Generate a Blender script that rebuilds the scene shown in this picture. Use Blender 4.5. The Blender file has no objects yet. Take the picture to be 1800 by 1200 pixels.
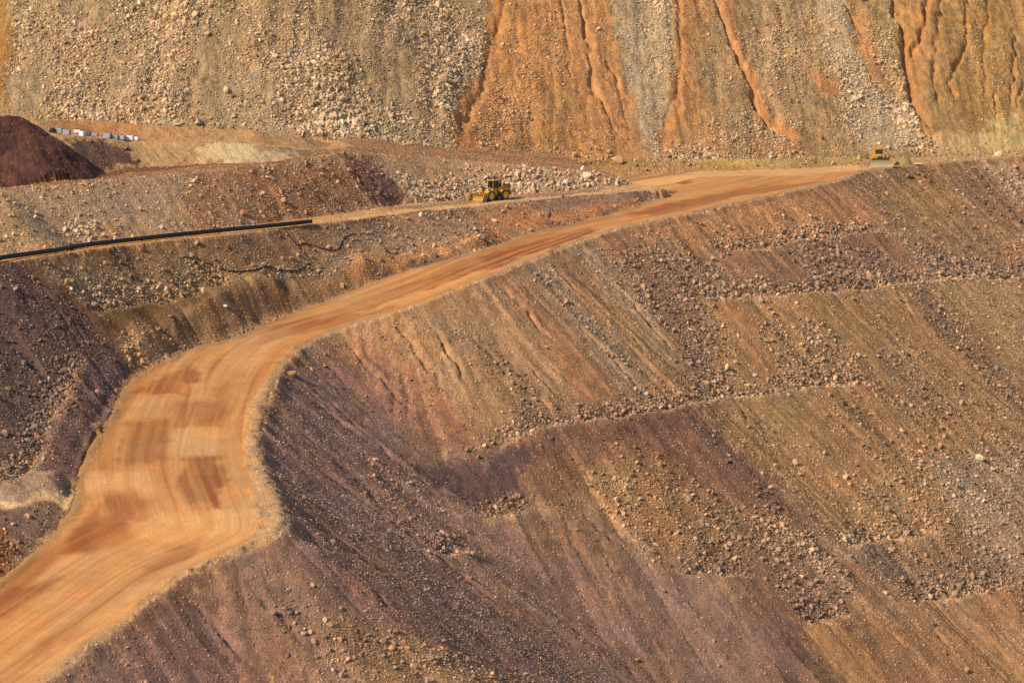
import bpy, bmesh, math, random
import numpy as np
from mathutils import Vector, Matrix

# ============================================================ camera, sky, sun, exposure
C = bpy.context.scene.collection
scene = bpy.context.scene
CAM_Z = 37.0
PITCH = math.radians(9.2)
F = 4000.0                                        # focal length in pixels of the 1800 px wide photograph
cam_data = bpy.data.cameras.new('camera')
cam = bpy.data.objects.new('camera', cam_data)
C.objects.link(cam)
cam.location = (0, 0, CAM_Z)
cam.rotation_euler = (math.pi / 2 - PITCH, 0, 0)
cam_data.sensor_width = 36
cam_data.lens = F / 1800 * 36
cam_data.clip_start = 1
cam_data.clip_end = 5000
scene.camera = cam

SUN_DIR = Vector((-0.65, -0.46, 0.60)).normalized()   # towards the sun
world = bpy.data.worlds.new('World')
scene.world = world
world.use_nodes = True
wn = world.node_tree
bg = wn.nodes['Background']
sky = wn.nodes.new('ShaderNodeTexSky')
sky.sky_type = 'NISHITA'
sky.sun_disc = False
sky.sun_elevation = math.asin(SUN_DIR.z)
sky.sun_rotation = math.atan2(SUN_DIR.x, SUN_DIR.y)
wn.links.new(sky.outputs[0], bg.inputs[0])
bg.inputs[1].default_value = 0.115
sun_data = bpy.data.lights.new('sun', 'SUN')
sun = bpy.data.objects.new('sun', sun_data)
C.objects.link(sun)
sun_data.energy = 4.1
sun_data.angle = math.radians(0.5)
sun_data.color = (1.0, 0.90, 0.74)
sun.rotation_euler = SUN_DIR.to_track_quat('Z', 'Y').to_euler()
scene.view_settings.view_transform = 'Standard'
scene.view_settings.look = 'None'
scene.view_settings.exposure = 0.28
scene.view_settings.gamma = 1

rng = np.random.default_rng(7)
random.seed(7)

# ============================================================ small maths helpers
def ray(u, v):
    a, b = (u - 900) / F, -(v - 600) / F
    return np.array([a, math.cos(PITCH) + b * math.sin(PITCH), -math.sin(PITCH) + b * math.cos(PITCH)])

def at(u, v, z):                                  # the place at height z seen along a line of sight
    d = ray(u, v)
    t = (z - CAM_Z) / d[2]
    return np.array([d[0] * t, d[1] * t, z])

def at_depth(u, v, y):                            # the place at ground distance y seen along a line of sight
    d = ray(u, v)
    return d * (y / d[1]) + np.array([0, 0, CAM_Z])

def _h(ix, iy, seed):
    h = (ix * np.int64(374761393) + iy * np.int64(668265263) + np.int64(seed) * np.int64(2147483647 // 7)) & 0xffffffff
    h = ((h ^ (h >> 13)) * np.int64(1274126177)) & 0xffffffff
    h = h ^ (h >> 16)
    return (h & 0xffff).astype(np.float32) / 65535.0

def vnoise(x, y, seed=0):
    xf, yf = np.floor(x), np.floor(y)
    ix, iy = xf.astype(np.int64), yf.astype(np.int64)
    fx, fy = (x - xf).astype(np.float32), (y - yf).astype(np.float32)
    fx = fx * fx * (3 - 2 * fx)
    fy = fy * fy * (3 - 2 * fy)
    a, b = _h(ix, iy, seed), _h(ix + 1, iy, seed)
    c, d = _h(ix, iy + 1, seed), _h(ix + 1, iy + 1, seed)
    return (a + (b - a) * fx) * (1 - fy) + (c + (d - c) * fx) * fy

def fbm(x, y, octv=4, seed=0, gain=0.5):
    s, a, n = 0, 1.0, 0.0
    for o in range(octv):
        s = s + a * vnoise(x * 2.0 ** o + 17.3 * o, y * 2.0 ** o - 9.1 * o, seed + o * 13)
        n += a
        a *= gain
    return s / n

def sstep(a, b, x):
    t = np.clip((x - a) / (b - a), 0, 1)
    return t * t * (3 - 2 * t)

def spline(pts, step=0.4):
    """Catmull-Rom through points (n, k), resampled to about one point per step"""
    P = np.array(pts, float)
    Q = np.vstack([2 * P[0] - P[1], P, 2 * P[-1] - P[-2]])
    out = []
    for i in range(1, len(Q) - 2):
        p0, p1, p2, p3 = Q[i - 1], Q[i], Q[i + 1], Q[i + 2]
        n = max(2, int(np.linalg.norm(p2[:2] - p1[:2]) / step))
        for k in range(n):
            t = k / n
            out.append(0.5 * (2 * p1 + (p2 - p0) * t + (2 * p0 - 5 * p1 + 4 * p2 - p3) * t * t + (3 * p1 - p0 - 3 * p2 + p3) * t ** 3))
    out.append(Q[-2])
    return np.array(out)

def resample(pts, step=0.4):
    P = np.array(pts, float)
    out = []
    for a, b in zip(P[:-1], P[1:]):
        n = max(1, int(np.linalg.norm(b[:2] - a[:2]) / step))
        for k in range(n):
            out.append(a + (b - a) * k / n)
    out.append(P[-1])
    return np.array(out)

def poly_sd(X, Y, poly):
    """signed distance to a polygon in plan (negative inside)"""
    P = np.array(poly, float)[:, :2]
    d2 = np.full(X.shape, 1e18, np.float64)
    inside = np.zeros(X.shape, bool)
    n = len(P)
    for i in range(n):
        ax, ay = P[i]
        bx, by = P[(i + 1) % n]
        ex, ey = bx - ax, by - ay
        L = ex * ex + ey * ey + 1e-12
        t = np.clip(((X - ax) * ex + (Y - ay) * ey) / L, 0, 1)
        dx, dy = X - ax - t * ex, Y - ay - t * ey
        np.minimum(d2, dx * dx + dy * dy, out=d2)
        c = ((ay > Y) != (by > Y))
        if ey != 0:
            inside ^= c & (X < ex * (Y - ay) / ey + ax)
    d = np.sqrt(d2)
    return np.where(inside, -d, d)

def line_dist(X, Y, pts):
    """distance to a polyline in plan, position along it (0..1) and side (+1 right of its direction)"""
    P = np.array(pts, float)[:, :2]
    seg = np.linalg.norm(np.diff(P, axis=0), axis=1)
    acc = np.concatenate([[0], np.cumsum(seg)])
    d2 = np.full(X.shape, 1e18)
    s = np.zeros(X.shape)
    sd = np.zeros(X.shape)
    for i in range(len(P) - 1):
        ax, ay = P[i]
        ex, ey = P[i + 1] - P[i]
        t = np.clip(((X - ax) * ex + (Y - ay) * ey) / (ex * ex + ey * ey + 1e-12), 0, 1)
        dx, dy = X - ax - t * ex, Y - ay - t * ey
        q = dx * dx + dy * dy
        m = q < d2
        d2 = np.where(m, q, d2)
        s = np.where(m, acc[i] + t * seg[i], s)
        sd = np.where(m, np.sign((X - ax) * ey - (Y - ay) * ex), sd)
    return np.sqrt(d2), s, sd, acc[-1]

# ============================================================ the lie of the land: crests, toes, road edges
R_EDGE_PX = [(2000, 262, 0.3), (1800, 277, 0.2), (1656, 288, 0.1), (1528, 300, 0), (1480, 316, 0), (1373, 340, -0.6), (1200, 378, -1.8),
             (1090, 402, -2.8), (1000, 432, -4), (870, 482, -6), (720, 540, -9), (600, 577, -11), (540, 608, -12.3),
             (500, 645, -13.5), (480, 690, -15), (464, 735, -16.5), (457, 790, -18.3), (468, 830, -19.3), (488, 870, -20.5),
             (505, 912, -21.8), (497, 938, -22.2), (455, 962, -23), (390, 990, -24), (320, 1020, -25), (240, 1080, -26.5), (170, 1135, -28),
             (100, 1190, -29.3), (20, 1255, -31), (-80, 1335, -33), (-200, 1440, -35.5)]
R_EDGE = spline([at(u, v, z) for u, v, z in R_EDGE_PX])
L_PX = [(1195, 335), (1160, 350), (1090, 372), (1000, 395), (930, 412), (850, 440), (770, 462), (700, 482), (600, 519), (500, 557), (400, 597),
        (330, 617), (280, 639), (237, 664), (206, 700), (182, 745), (152, 800), (133, 850), (122, 895), (92, 935), (40, 985), (0, 1017),
        (-90, 1090), (-200, 1190)]
def z_like_right(p):
    w = 1 / (((R_EDGE[::2, :2] - p[:2]) ** 2).sum(1) + .3) ** 2
    return (w * R_EDGE[::2, 2]).sum() / w.sum()

def road_field(X, Y):
    zs, ws = np.zeros(X.shape), np.zeros(X.shape)
    for p in R_EDGE[::2]:
        w = 1 / ((X - p[0]) ** 2 + (Y - p[1]) ** 2 + .3) ** 2
        zs += w * p[2]
        ws += w
    return zs / ws
L_EDGE = []
zg = -1.0
for u, v in L_PX:
    for _ in range(12):
        p = at(u, v, zg)
        zg = 0.5 * zg + 0.5 * z_like_right(p)
    L_EDGE.append(at(u, v, zg))
L_EDGE = spline(L_EDGE)
TRACK_Z = 0.3
T_NEAR = spline([at(u, v, TRACK_Z) for u, v in [(1195, 333), (1130, 335), (1067, 340), (1000, 345), (933, 352), (847, 361), (733, 371), (600, 388), (550, 394),
                 (400, 412), (300, 422), (200, 433), (100, 447), (0, 461)]] + [np.array([-72.5, 284, 0.3]), np.array([-80, 266, 0.0]), np.array([-86, 246, -1]), np.array([-92, 220, -2])])
T_FAR = [at(u, v, TRACK_Z) for u, v in [(1110, 324), (1060, 331), (1000, 336), (900, 342), (800, 351), (700, 361), (560, 381), (450, 395), (300, 413),
                 (150, 431), (0, 452), (-60, 462)]] + [np.array([-90, 276, .3])]
D_CREST = spline([np.array([-120, 294, 7.6])] + [at_depth(*q) for q in [(-60, 338, 309), (0, 331, 314), (100, 322, 321), (200, 312, 328), (300, 303, 335.5), (420, 292, 345),
                  (520, 281, 355), (590, 266, 365), (640, 268, 371), (760, 275, 385), (900, 287, 391), (1000, 297, 394.5), (1060, 304, 397), (1112, 322, 400)]])
WALL_TOE = [(-160, 396, 11), (-100, 396, 11), (-58, 397, 10.5), (-30, 399, 8.6), (-8, 411, 5.0), (8, 424, 2.2), (22, 432, 1.4), (45, 442, 0.8), (70, 455, 0.6), (100, 468, .6), (140, 484, .6), (190, 500, .6)]
WALL_TOE = resample([np.array(p, float) for p in WALL_TOE], 0.8)
BANK2 = [at_depth(*q) for q in [(-60, 236, 340), (40, 237, 343), (100, 238, 346), (180, 243, 350), (240, 246, 352), (350, 250, 354), (450, 256, 357), (520, 261, 362), (556, 264, 367)]]
BERM2 = [np.array([-120, 348, 15.0])] + [at_depth(*q) for q in [(-40, 205, 352), (60, 206, 354), (140, 211, 358), (240, 217, 361), (340, 222, 363), (440, 229, 365), (520, 238, 370), (570, 250, 375)]]
HEAP = [np.array([-112, 332, 15.6]), at_depth(-40, 197, 331), at_depth(32, 203, 335)]

def cones(X, Y, pts, t, wob=None):
    """upper envelope of talus cones poured from every point of a crest"""
    best = np.full(X.shape, -1e9)
    arg = np.zeros(X.shape, np.int32)
    dist = np.zeros(X.shape)
    for i, p in enumerate(pts):
        d = np.hypot(X - p[0], Y - p[1])
        tt = t[i] if hasattr(t, '__len__') else t
        h = p[2] - tt * d
        m = h > best
        best[m] = h[m]
        arg[m] = i
        dist[m] = d[m]
    P = np.array(pts)
    acc = np.concatenate([[0], np.cumsum(np.linalg.norm(np.diff(P[:, :2], axis=0), axis=1))])
    return best, acc[arg], dist

def nearest_z(X, Y, pts):
    bd = np.full(X.shape, 1e18)
    bz = np.zeros(X.shape)
    for p in pts:
        d = (X - p[0]) ** 2 + (Y - p[1]) ** 2
        m = d < bd
        bd[m] = d[m]
        bz[m] = p[2]
    return bz, np.sqrt(bd)

def blur(A, n):
    for ax in (0, 1):
        for _ in range(2):
            k = 2 * n + 1
            pad = [(0, 0), (0, 0)]
            pad[ax] = (n + 1, n)
            c = np.cumsum(np.pad(A, pad, mode='edge'), axis=ax)
            A = (np.take(c, range(k, c.shape[ax]), axis=ax) - np.take(c, range(0, c.shape[ax] - k), axis=ax)) / k
    return A

class Land:                                       # a set of height layers on a regular plan grid
    def __init__(s, x0, x1, y0, y1, st):
        s.x0, s.y0, s.st = x0, y0, st
        s.nx, s.ny = int((x1 - x0) / st) + 1, int((y1 - y0) / st) + 1
        X, Y = np.meshgrid(x0 + st * np.arange(s.nx), y0 + st * np.arange(s.ny))
        s.X, s.Y = X, Y
        thin = 2
        re, le, tn, dc = R_EDGE[::thin], L_EDGE[::thin], T_NEAR[::thin], D_CREST[::thin]
        HR, sR, dR = cones(X, Y, re, 0.70)
        w_ = sstep(2, 22, dR)                     # dumped slopes lose the kinks of their crest as they run down
        HR = HR * (1 - w_) + blur(HR, int(7 / st)) * w_
        HC, sC, dC = cones(X, Y, tn, .71 + .13 * np.exp(-((tn[:, 0] + 46) / 16) ** 2))
        HD, sD, dD = cones(X, Y, dc, 0.72)
        zroad = road_field(X, Y)
        toe = [np.array([x, y, 0]) for x, y, z in WALL_TOE]
        toe_r = None
        road = np.vstack([re, le[::-1], [at(1112, 323, 0)], [at_depth(1085, 311, 405)], [at_depth(1055, 303, 408)], [at_depth(1020, 298, 414)], [[8, 424, 0], [8, 470, 0], [190, 530, 0]]])
        sd_road = poly_sd(X, Y, road)
        track = np.vstack([tn, np.array(T_FAR)[::-1]])
        sd_track = poly_sd(X, Y, track)
        H = np.maximum(np.maximum(HC, -95), cones(X, Y, [p - np.array([0, 0, .3]) for p in le[::2]], 0.5)[0])
        # the ground left of the road where the side path comes in
        yard = [at(u, v, -20.6) for u, v in [(135, 872), (60, 852), (0, 862), (-120, 890), (-200, 960), (-120, 990), (0, 955), (70, 905), (122, 890)]]
        H = np.maximum(H, -20.7 - 0.6 * np.maximum(poly_sd(X, Y, yard), 0))
        cls = np.full(X.shape, 1, np.int8)        # 1 lower bank
        S, D = sC.copy(), dC.copy()
        zl, dl = nearest_z(X, Y, le)
        zl = blur(zl, max(1, int(1.2 / st)))
        dt = nearest_z(X, Y, tn)[1]
        f = dt / (dt + dl + 1e-6)
        ruled = TRACK_Z + (zl - TRACK_Z) * (f + .06 * np.sin(math.pi * f))
        yd = np.maximum(poly_sd(X, Y, yard), 0)
        ruled = np.where(ruled < -20.7 + .6 * yd, np.maximum(ruled, -20.7 - .6 * yd), np.maximum(-20.7 - .6 * yd, ruled))
        ruled = np.where(Y < 254, np.minimum(ruled, zl + .05 + .38 * dl), ruled)
        ruled = zroad + (ruled - zroad) * sstep(0, 2.0, np.maximum(sd_road, 0))
        H = np.where(Y > 205, ruled, H)
        # HD with a foot cut back by the track
        HDc = np.minimum(HD, TRACK_Z + 1.0 * np.maximum(sd_track, 0))
        behind = poly_sd(X, Y, np.vstack([tn, [[-160, 220, 0], [-160, 560, 0], [30, 560, 0]]])) < 0
        m = (HDc > H) & behind
        HDc = np.where(behind, HDc, -99)
        cls[m] = 2; S[m] = sD[m] + 500; D[m] = dD[m]
        H = np.maximum(H, HDc)
        right = poly_sd(X, Y, np.vstack([re, [[-60, 120, 0], [400, 120, 0], [400, 480, 0]]])) < 0
        m = (HR > H) | right
        H = np.where(right, HR, H)
        cls[m] = 3; S[m] = sR[m] + 1000; D[m] = dR[m]
        H = np.maximum(H, HR)
        zt = np.full(X.shape, TRACK_Z)
        m = sd_track < 0
        H = np.where(m, zt, H); cls[m] = 4
        # bench behind the upper crest
        bench = np.vstack([dc, [[8, 424, 0], [8, 470, 0], [-160, 440, 0]]])
        m = (poly_sd(X, Y, bench) < 0) & (sd_road > 0)
        zb = np.interp(X, np.maximum.accumulate(dc[:, 0]) + 1e-6 * np.arange(len(dc)), dc[:, 2])
        zb = blur(zb, max(1, int(2 / st)))
        H = np.where(m, np.maximum(H, zb - .2), H)
        cls[m] = 5
        m = sd_road < 0
        H = np.where(m, zroad, H); cls[m] = 6
        # raised second bench with its bank, the low berm behind it
        b2 = np.vstack([BANK2, [[-26, 376, 0], [-30, 390, 0], [-58, 400, 0], [-130, 402, 0], [-130, 336, 0]]])
        sd2 = poly_sd(X, Y, b2)
        z2, _ = nearest_z(X, Y, resample(BANK2, 1.0))
        h2 = blur(z2, max(1, int(3 / st))) - 0.75 * np.maximum(sd2, 0)
        m = (h2 > H) & (cls == 5)
        H = np.where(m, h2, H); cls[m] = 7
        hb, _, _ = cones(X, Y, resample(BERM2, 1.0), 0.55)
        m = (hb > H) & ((cls == 5) | (cls == 7))
        H = np.where(m, hb, H); cls[m] = 7
        tb = [at(u, v, z) for u, v, z in [(1000, 287, 1.7), (1060, 284, 1.8), (1150, 281, 1.8), (1250, 279, 1.9), (1380, 277, 1.9), (1500, 276, 1.4)]]
        hb, _, _ = cones(X, Y, resample(tb, 1.0), 0.5)
        m = (hb > H) & (cls == 6)
        H = np.where(m, hb, H); cls[m] = 9
        hh, _, dh = cones(X, Y, resample(HEAP, 0.8), 0.71)
        m = (hh > H) & ((cls == 5) | (cls == 7))
        H = np.where(m, hh, H); cls[m] = 8
        S[m] = np.arctan2(Y[m] - HEAP[-1][1], X[m] - HEAP[-1][0]) * 8 + 2000; D[m] = dh[m]
        # the big rock face
        W = np.array(WALL_TOE)
        sdw = poly_sd(X, Y, np.vstack([W, [[190, 900, 0], [-160, 900, 0]]]))
        wz, _ = nearest_z(X, Y, W[::2])
        wz = blur(wz, max(1, int(5 / st)))
        dw = np.maximum(-sdw, 0)
        hw = wz + 0.80 * dw - 0.6 * np.minimum(dw / 4, 1) * np.maximum(1 - dw / 4, 0)
        hw = np.minimum(hw, 75)
        m = (sdw < 0) & (hw > H)
        H = np.where(m, hw, H); cls[m] = 0
        S[m] = X[m] + 3000; D[m] = dw[m]
        s.H, s.cls, s.S, s.D = H, cls, S, D
        s.sd_road, s.sd_track = sd_road, sd_track
        s.layers = {'slope': HR, 'bank': H, 'upper': HD, 'wall': np.where(sdw < 0, hw, wz + 0.8 * -sdw), 'all': H}

    def samp(s, A, x, y):
        fx = np.clip((x - s.x0) / s.st, 0, s.nx - 1.001)
        fy = np.clip((y - s.y0) / s.st, 0, s.ny - 1.001)
        ix, iy = np.floor(fx).astype(int), np.floor(fy).astype(int)
        fx, fy = fx - ix, fy - iy
        return (A[iy, ix] * (1 - fx) + A[iy, ix + 1] * fx) * (1 - fy) + (A[iy + 1, ix] * (1 - fx) + A[iy + 1, ix + 1] * fx) * fy

    def near(s, A, x, y):
        ix = np.clip(np.rint((x - s.x0) / s.st).astype(int), 0, s.nx - 1)
        iy = np.clip(np.rint((y - s.y0) / s.st).astype(int), 0, s.ny - 1)
        return A[iy, ix]

    def hit(s, u, v, layer='all'):
        """where a line of sight meets a layer of the land"""
        d = ray(u, v)
        t = np.arange(190, 540, 0.15)
        p = d[None, :] * t[:, None]
        g = CAM_Z + p[:, 2] - s.samp(s.layers[layer], p[:, 0], p[:, 1])
        w = np.nonzero(g <= 0)[0]
        i = w[0] if len(w) else int(np.argmin(g))
        return np.array([p[i, 0], p[i, 1], s.samp(s.layers[layer], p[i, 0], p[i, 1])])

    def path(s, px, layer='all'):
        return [s.hit(u, v, layer) for u, v in px]

L = Land(-140, 160, 180, 540, 0.5)

# ============================================================ fine ground grid
ST = 0.22
gx = np.arange(-137, 148, ST)
gy = np.arange(186, 538, ST)
GX, GY = np.meshgrid(gx, gy)
keep = np.abs(GX) < 0.228 * GY + 19
sx, sy = GX[keep], GY[keep]
N = len(sx)
wx = (fbm(sx * .35, sy * .35, 3, 1) - .5)         # slow warps that break up traced edges
wy = (fbm(sx * .35, sy * .35, 3, 2) - .5)
z = L.samp(L.H, sx + wx * .5, sy + wy * .5)
cls = L.near(L.cls, sx + wx * .5, sy + wy * .5)
S0, D0 = L.near(L.S, sx, sy), L.near(L.D, sx, sy)
S1, D1 = L.samp(L.S, sx, sy), L.samp(L.D, sx, sy)
S = np.where(np.abs(S1 - S0) < 1.5, S1, S0)
D = np.where(np.abs(D1 - D0) < 1.5, D1, D0)
sd_road = L.samp(L.sd_road, sx, sy)
# road coordinates: along and across
rs = np.concatenate([[0], np.cumsum(np.linalg.norm(np.diff(R_EDGE[:, :2], axis=0), axis=1))])
cg_s, cg_d = np.zeros(L.X.shape), np.full(L.X.shape, 1e9)
for i in range(0, len(R_EDGE)):
    p = R_EDGE[i]
    q = np.hypot(L.X - p[0], L.Y - p[1])
    m = q < cg_d
    cg_d[m] = q[m]
    cg_s[m] = rs[i]
road_s = L.samp(blur(cg_s, 3), sx, sy)
road_d = L.samp(cg_d, sx, sy)
isroad = cls == 6
S = np.where(isroad, road_d + 5000, S)
D = np.where(isroad, road_s, D)
slopes = (cls == 1) | (cls == 2) | (cls == 3) | (cls == 8)
wall = cls == 0
flat = (cls == 4) | (cls == 6)

# ------------------------------------------------------------ relief: rills, gullies, terraces, windrows
rill = fbm(S * .55, D * .030, 4, 11) - .5
rill2 = np.abs(fbm(S * 1.3, D * .05, 3, 12) - .5) * 2
wand = (fbm(S * .08, D * .06, 3, 17) - .5) * 5
rn_ = vnoise(S * .42 + wand * .5, D * .012 + 3, 18)
rn2_ = vnoise(S * .9 + wand * .7, D * .02 + 7, 19)
rline = np.clip(1 - np.abs(rn_ - .5) * 9, 0, 1) ** 1.5 + .7 * np.clip(1 - np.abs(rn2_ - .5) * 7, 0, 1) ** 1.5
rline *= sstep(.44, .66, fbm(S * .12 + 9, D * .05, 3, 20)) * sstep(1, 6, D)
lump = fbm(sx * .12, sy * .12, 4, 13) - .5
rough = fbm(sx * 1.1, sy * 1.1, 3, 14) - .5
grow = sstep(0, 5, D)
z = z + np.where(slopes, grow * (rill * .42 - rline * .42 + lump * .8) + rough * .26, 0)
wr = fbm(sx * .35 + lump * 1.2, D * .03, 4, 15) - .5
z = z + np.where(cls == 8, lump * 2.6 + (fbm(sx * .5, sy * .5, 3, 33) - .5) * .9, 0)
z = z + np.where(wall, sstep(0, 6, D) * (wr * 1.6 + lump * 2.4) + rough * .45, 0)
z = z + np.where((cls == 5) | (cls == 7) | (cls == 9), lump * .7 + rough * .25, 0)
z = z + np.where(flat, (fbm(S * .5, D * .06, 3, 16) - .5) * .14 + (lump * .25), 0)

GULLIES = [  # traced down the big face: pixel path, depth, half width
    ([(888, -20), (878, 30), (862, 90), (850, 130), (838, 165), (820, 190), (812, 215), (808, 240)], 1.1, .9),
    ([(982, -20), (990, 40), (1000, 110), (1003, 150)], .7, .5),
    ([(1015, -20), (1030, 50), (1040, 110), (1040, 150), (1055, 180), (1075, 215), (1092, 240)], 1.3, .7),
    ([(1060, 95), (1080, 130), (1092, 170), (1100, 205), (1118, 240)], .7, .5),
    ([(1242, -20), (1275, 45), (1285, 70), (1300, 110), (1318, 150), (1325, 180), (1345, 215), (1385, 240), (1412, 252)], 1.7, .8),
    ([(1472, -20), (1500, 40), (1524, 75)], .7, .6),
    ([(1568, -20), (1577, 30), (1590, 70), (1586, 95), (1590, 120), (1597, 150), (1601, 175), (1620, 205), (1642, 230)], 2.4, 1.0),
    ([(1632, -20), (1622, 60), (1606, 88), (1590, 108)], 1.7, .7),
    ([(1702, -20), (1696, 80), (1682, 118), (1686, 140)], 1.1, .6),
    ([(1682, 105), (1672, 150), (1678, 185)], 1.1, .6),
    ([(1786, 45), (1780, 120), (1772, 195)], 1.3, .6),
    ([(1752, 160), (1750, 222)], 1.1, .5),
    ([(1800, 145), (1785, 205)], 1.1, .5),
    ([(1188, -20), (1198, 90), (1190, 150), (1170, 200), (1165, 240)], .7, .6),
    ([(1655, -20), (1648, 70), (1640, 150), (1655, 205)], .7, .8),
    ([(1735, -20), (1728, 90), (1735, 180)], .6, .7),
]
gully_tint = np.zeros(N)
for px, dep, wid in GULLIES:
    dep, wid = dep * (.58 if px[0][0] < 1240 else .8), wid * .66
    P = np.array(L.path(px, 'wall'))
    m = np.nonzero((sx > P[:, 0].min() - 5) & (sx < P[:, 0].max() + 5) & (sy > P[:, 1].min() - 3) & (sy < P[:, 1].max() + 3) & wall)[0]
    if not len(m):
        continue
    jx = (fbm(sx[m] * .4, sy[m] * .4, 3, 21) - .5) * 2.2
    d, s, sd, T = line_dist(sx[m] + jx, sy[m], P)
    fade = sstep(T, T - 4, s) * (sstep(0, 3, s) if px[0][1] > 0 else 1) * (.55 + .9 * vnoise(s * .35, s * 0 + dep * 9, 5))
    # a steep left wall and a longer right wall
    x = np.where(sd < 0, d / (wid * 1.35), d / (wid * .8))
    z[m] -= dep * fade * np.exp(-x ** 2)
    gully_tint[m] = np.maximum(gully_tint[m], fade * np.exp(-np.where(sd < 0, d / (wid * 2.6), d / (wid * .9)) ** 2) * min(1, dep))

RILLS = [  # single washed-out rills traced down the tipped slope
    [(683, 560), (710, 593), (737, 620), (767, 663), (787, 693)], [(770, 597), (800, 633), (813, 663), (833, 697)], [(863, 497), (893, 513), (920, 540), (950, 580), (983, 607), (1013, 630)],
    [(813, 580), (853, 617), (887, 657), (933, 693), (977, 720)], [(900, 620), (937, 650), (973, 683), (1010, 717)], [(953, 630), (993, 663), (1040, 697), (1083, 717)],
    [(1000, 560), (1043, 597), (1083, 633), (1120, 677), (1147, 707)], [(967, 460), (1017, 510), (1067, 547), (1107, 587), (1147, 633)], [(1377, 350), (1400, 368)],
    [(1417, 337), (1440, 353), (1477, 380), (1493, 397)], [(1453, 327), (1500, 360), (1547, 397)], [(1403, 690), (1447, 723), (1490, 753), (1540, 790)], [(1360, 713), (1400, 737), (1447, 777)],
    [(1573, 503), (1587, 537), (1620, 580)], [(1630, 1093), (1650, 1120), (1693, 1167)], [(1513, 1080), (1560, 1113), (1617, 1160)], [(610, 600), (650, 650), (690, 690), (740, 735)], [(740, 560), (780, 605), (820, 660)],
    [(1040, 470), (1100, 520), (1160, 590), (1200, 650)], [(560, 690), (640, 760), (730, 835)], [(520, 790), (600, 850), (700, 920)], [(540, 940), (620, 1010), (720, 1100)], [(420, 1010), (480, 1070), (560, 1150)], [(340, 1050), (400, 1120), (460, 1190)],
    [(1280, 700), (1330, 760), (1400, 820)], [(1600, 700), (1660, 760), (1720, 820)], [(800, 1000), (880, 1060), (980, 1120)], [(1000, 880), (1060, 930), (1130, 990)],
]
for px in RILLS:
    P = np.array(L.path(px, 'slope'))
    m = np.nonzero((sx > P[:, 0].min() - 3) & (sx < P[:, 0].max() + 3) & (sy > P[:, 1].min() - 3) & (sy < P[:, 1].max() + 3) & (cls == 3))[0]
    jx = (fbm(sx[m] * .5, sy[m] * .5, 3, 22) - .5) * 1.6
    d, s, sd, T = line_dist(sx[m] + jx, sy[m] + jx * .6, spline(P, 1.0))
    fade = np.minimum(sstep(0, 3, s), sstep(T, T - 5, s)) * (.5 + .8 * vnoise(s * .4, s * 0 + T, 6))
    z[m] -= .42 * fade * np.exp(-(d / .30) ** 2) - .16 * fade * np.exp(-((d - .8) / .5) ** 2)

TERRACES = [  # feet of the dump lifts: pixel path left to right, height of the step
    ([(850, 792), (880, 780), (900, 770), (960, 746), (1040, 735), (1120, 722), (1170, 715), (1210, 705), (1270, 692), (1400, 680), (1540, 671)], 1.0),
    ([(1258, 436), (1340, 430), (1450, 412), (1545, 401)], .9),
    ([(1232, 527), (1300, 520), (1420, 513), (1510, 508), (1640, 490), (1700, 484), (1800, 476)], .9),
    ([(1478, 962), (1540, 946), (1600, 938), (1660, 926)], .9),
    ([(1195, 1008), (1260, 1006), (1330, 1003)], .8),
    ([(1395, 1094), (1450, 1082), (1505, 1070)], .8),
    ([(1585, 1056), (1640, 1049), (1700, 1040), (1790, 1024)], .9),
    ([(830, 905), (900, 892), (960, 880)], .5),
    ([(1480, 978), (1400, 988)][::-1], .5),
    ([(760, 970), (800, 962), (840, 958)], .5),
    ([(480, 1095), (560, 1082)], .4),
]
LTERR = [
    ([(146, 546), (200, 534), (250, 526), (330, 515), (425, 505)], 1.0),
    ([(0, 850), (40, 828), (72, 790), (100, 715), (120, 672), (156, 628)], .8),
]
crest_tint = np.zeros(N)
toe_rock = np.zeros(N)
for lst, lay, cl in ((TERRACES, 'slope', 3), (LTERR, 'bank', 1)):
    for px, a in lst:
        P = np.array(L.path(px, lay))
        m = np.nonzero((sx > P[:, 0].min() - 14) & (sx < P[:, 0].max() + 14) & (sy > P[:, 1].min() - 14) & (sy < P[:, 1].max() + 14) & (cls == cl))[0]
        d, s, sd, T = line_dist(sx[m] + wx[m] * 1.6, sy[m] + wy[m] * 1.6, resample(P, 1.0))
        end = np.minimum(sstep(0, 4, s), sstep(T, T - 4, s)) * (.6 + .6 * vnoise(s * .3, s * 0 + a, 8))
        dn = d * sd                                # downhill positive
        f = np.where(dn < 0, -.5 * np.exp(dn / 4), np.where(dn < 1.2, -.5 + dn / 1.2, .5 * np.exp(-(dn - 1.2) / 6)))
        z[m] += a * 1.25 * f * end
        crest_tint[m] = np.maximum(crest_tint[m], end * np.exp(-((dn - .8) / .9) ** 2))
        toe_rock[m] = np.maximum(toe_rock[m], end * np.exp(-((dn + .9) / 1.6) ** 2))

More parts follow.
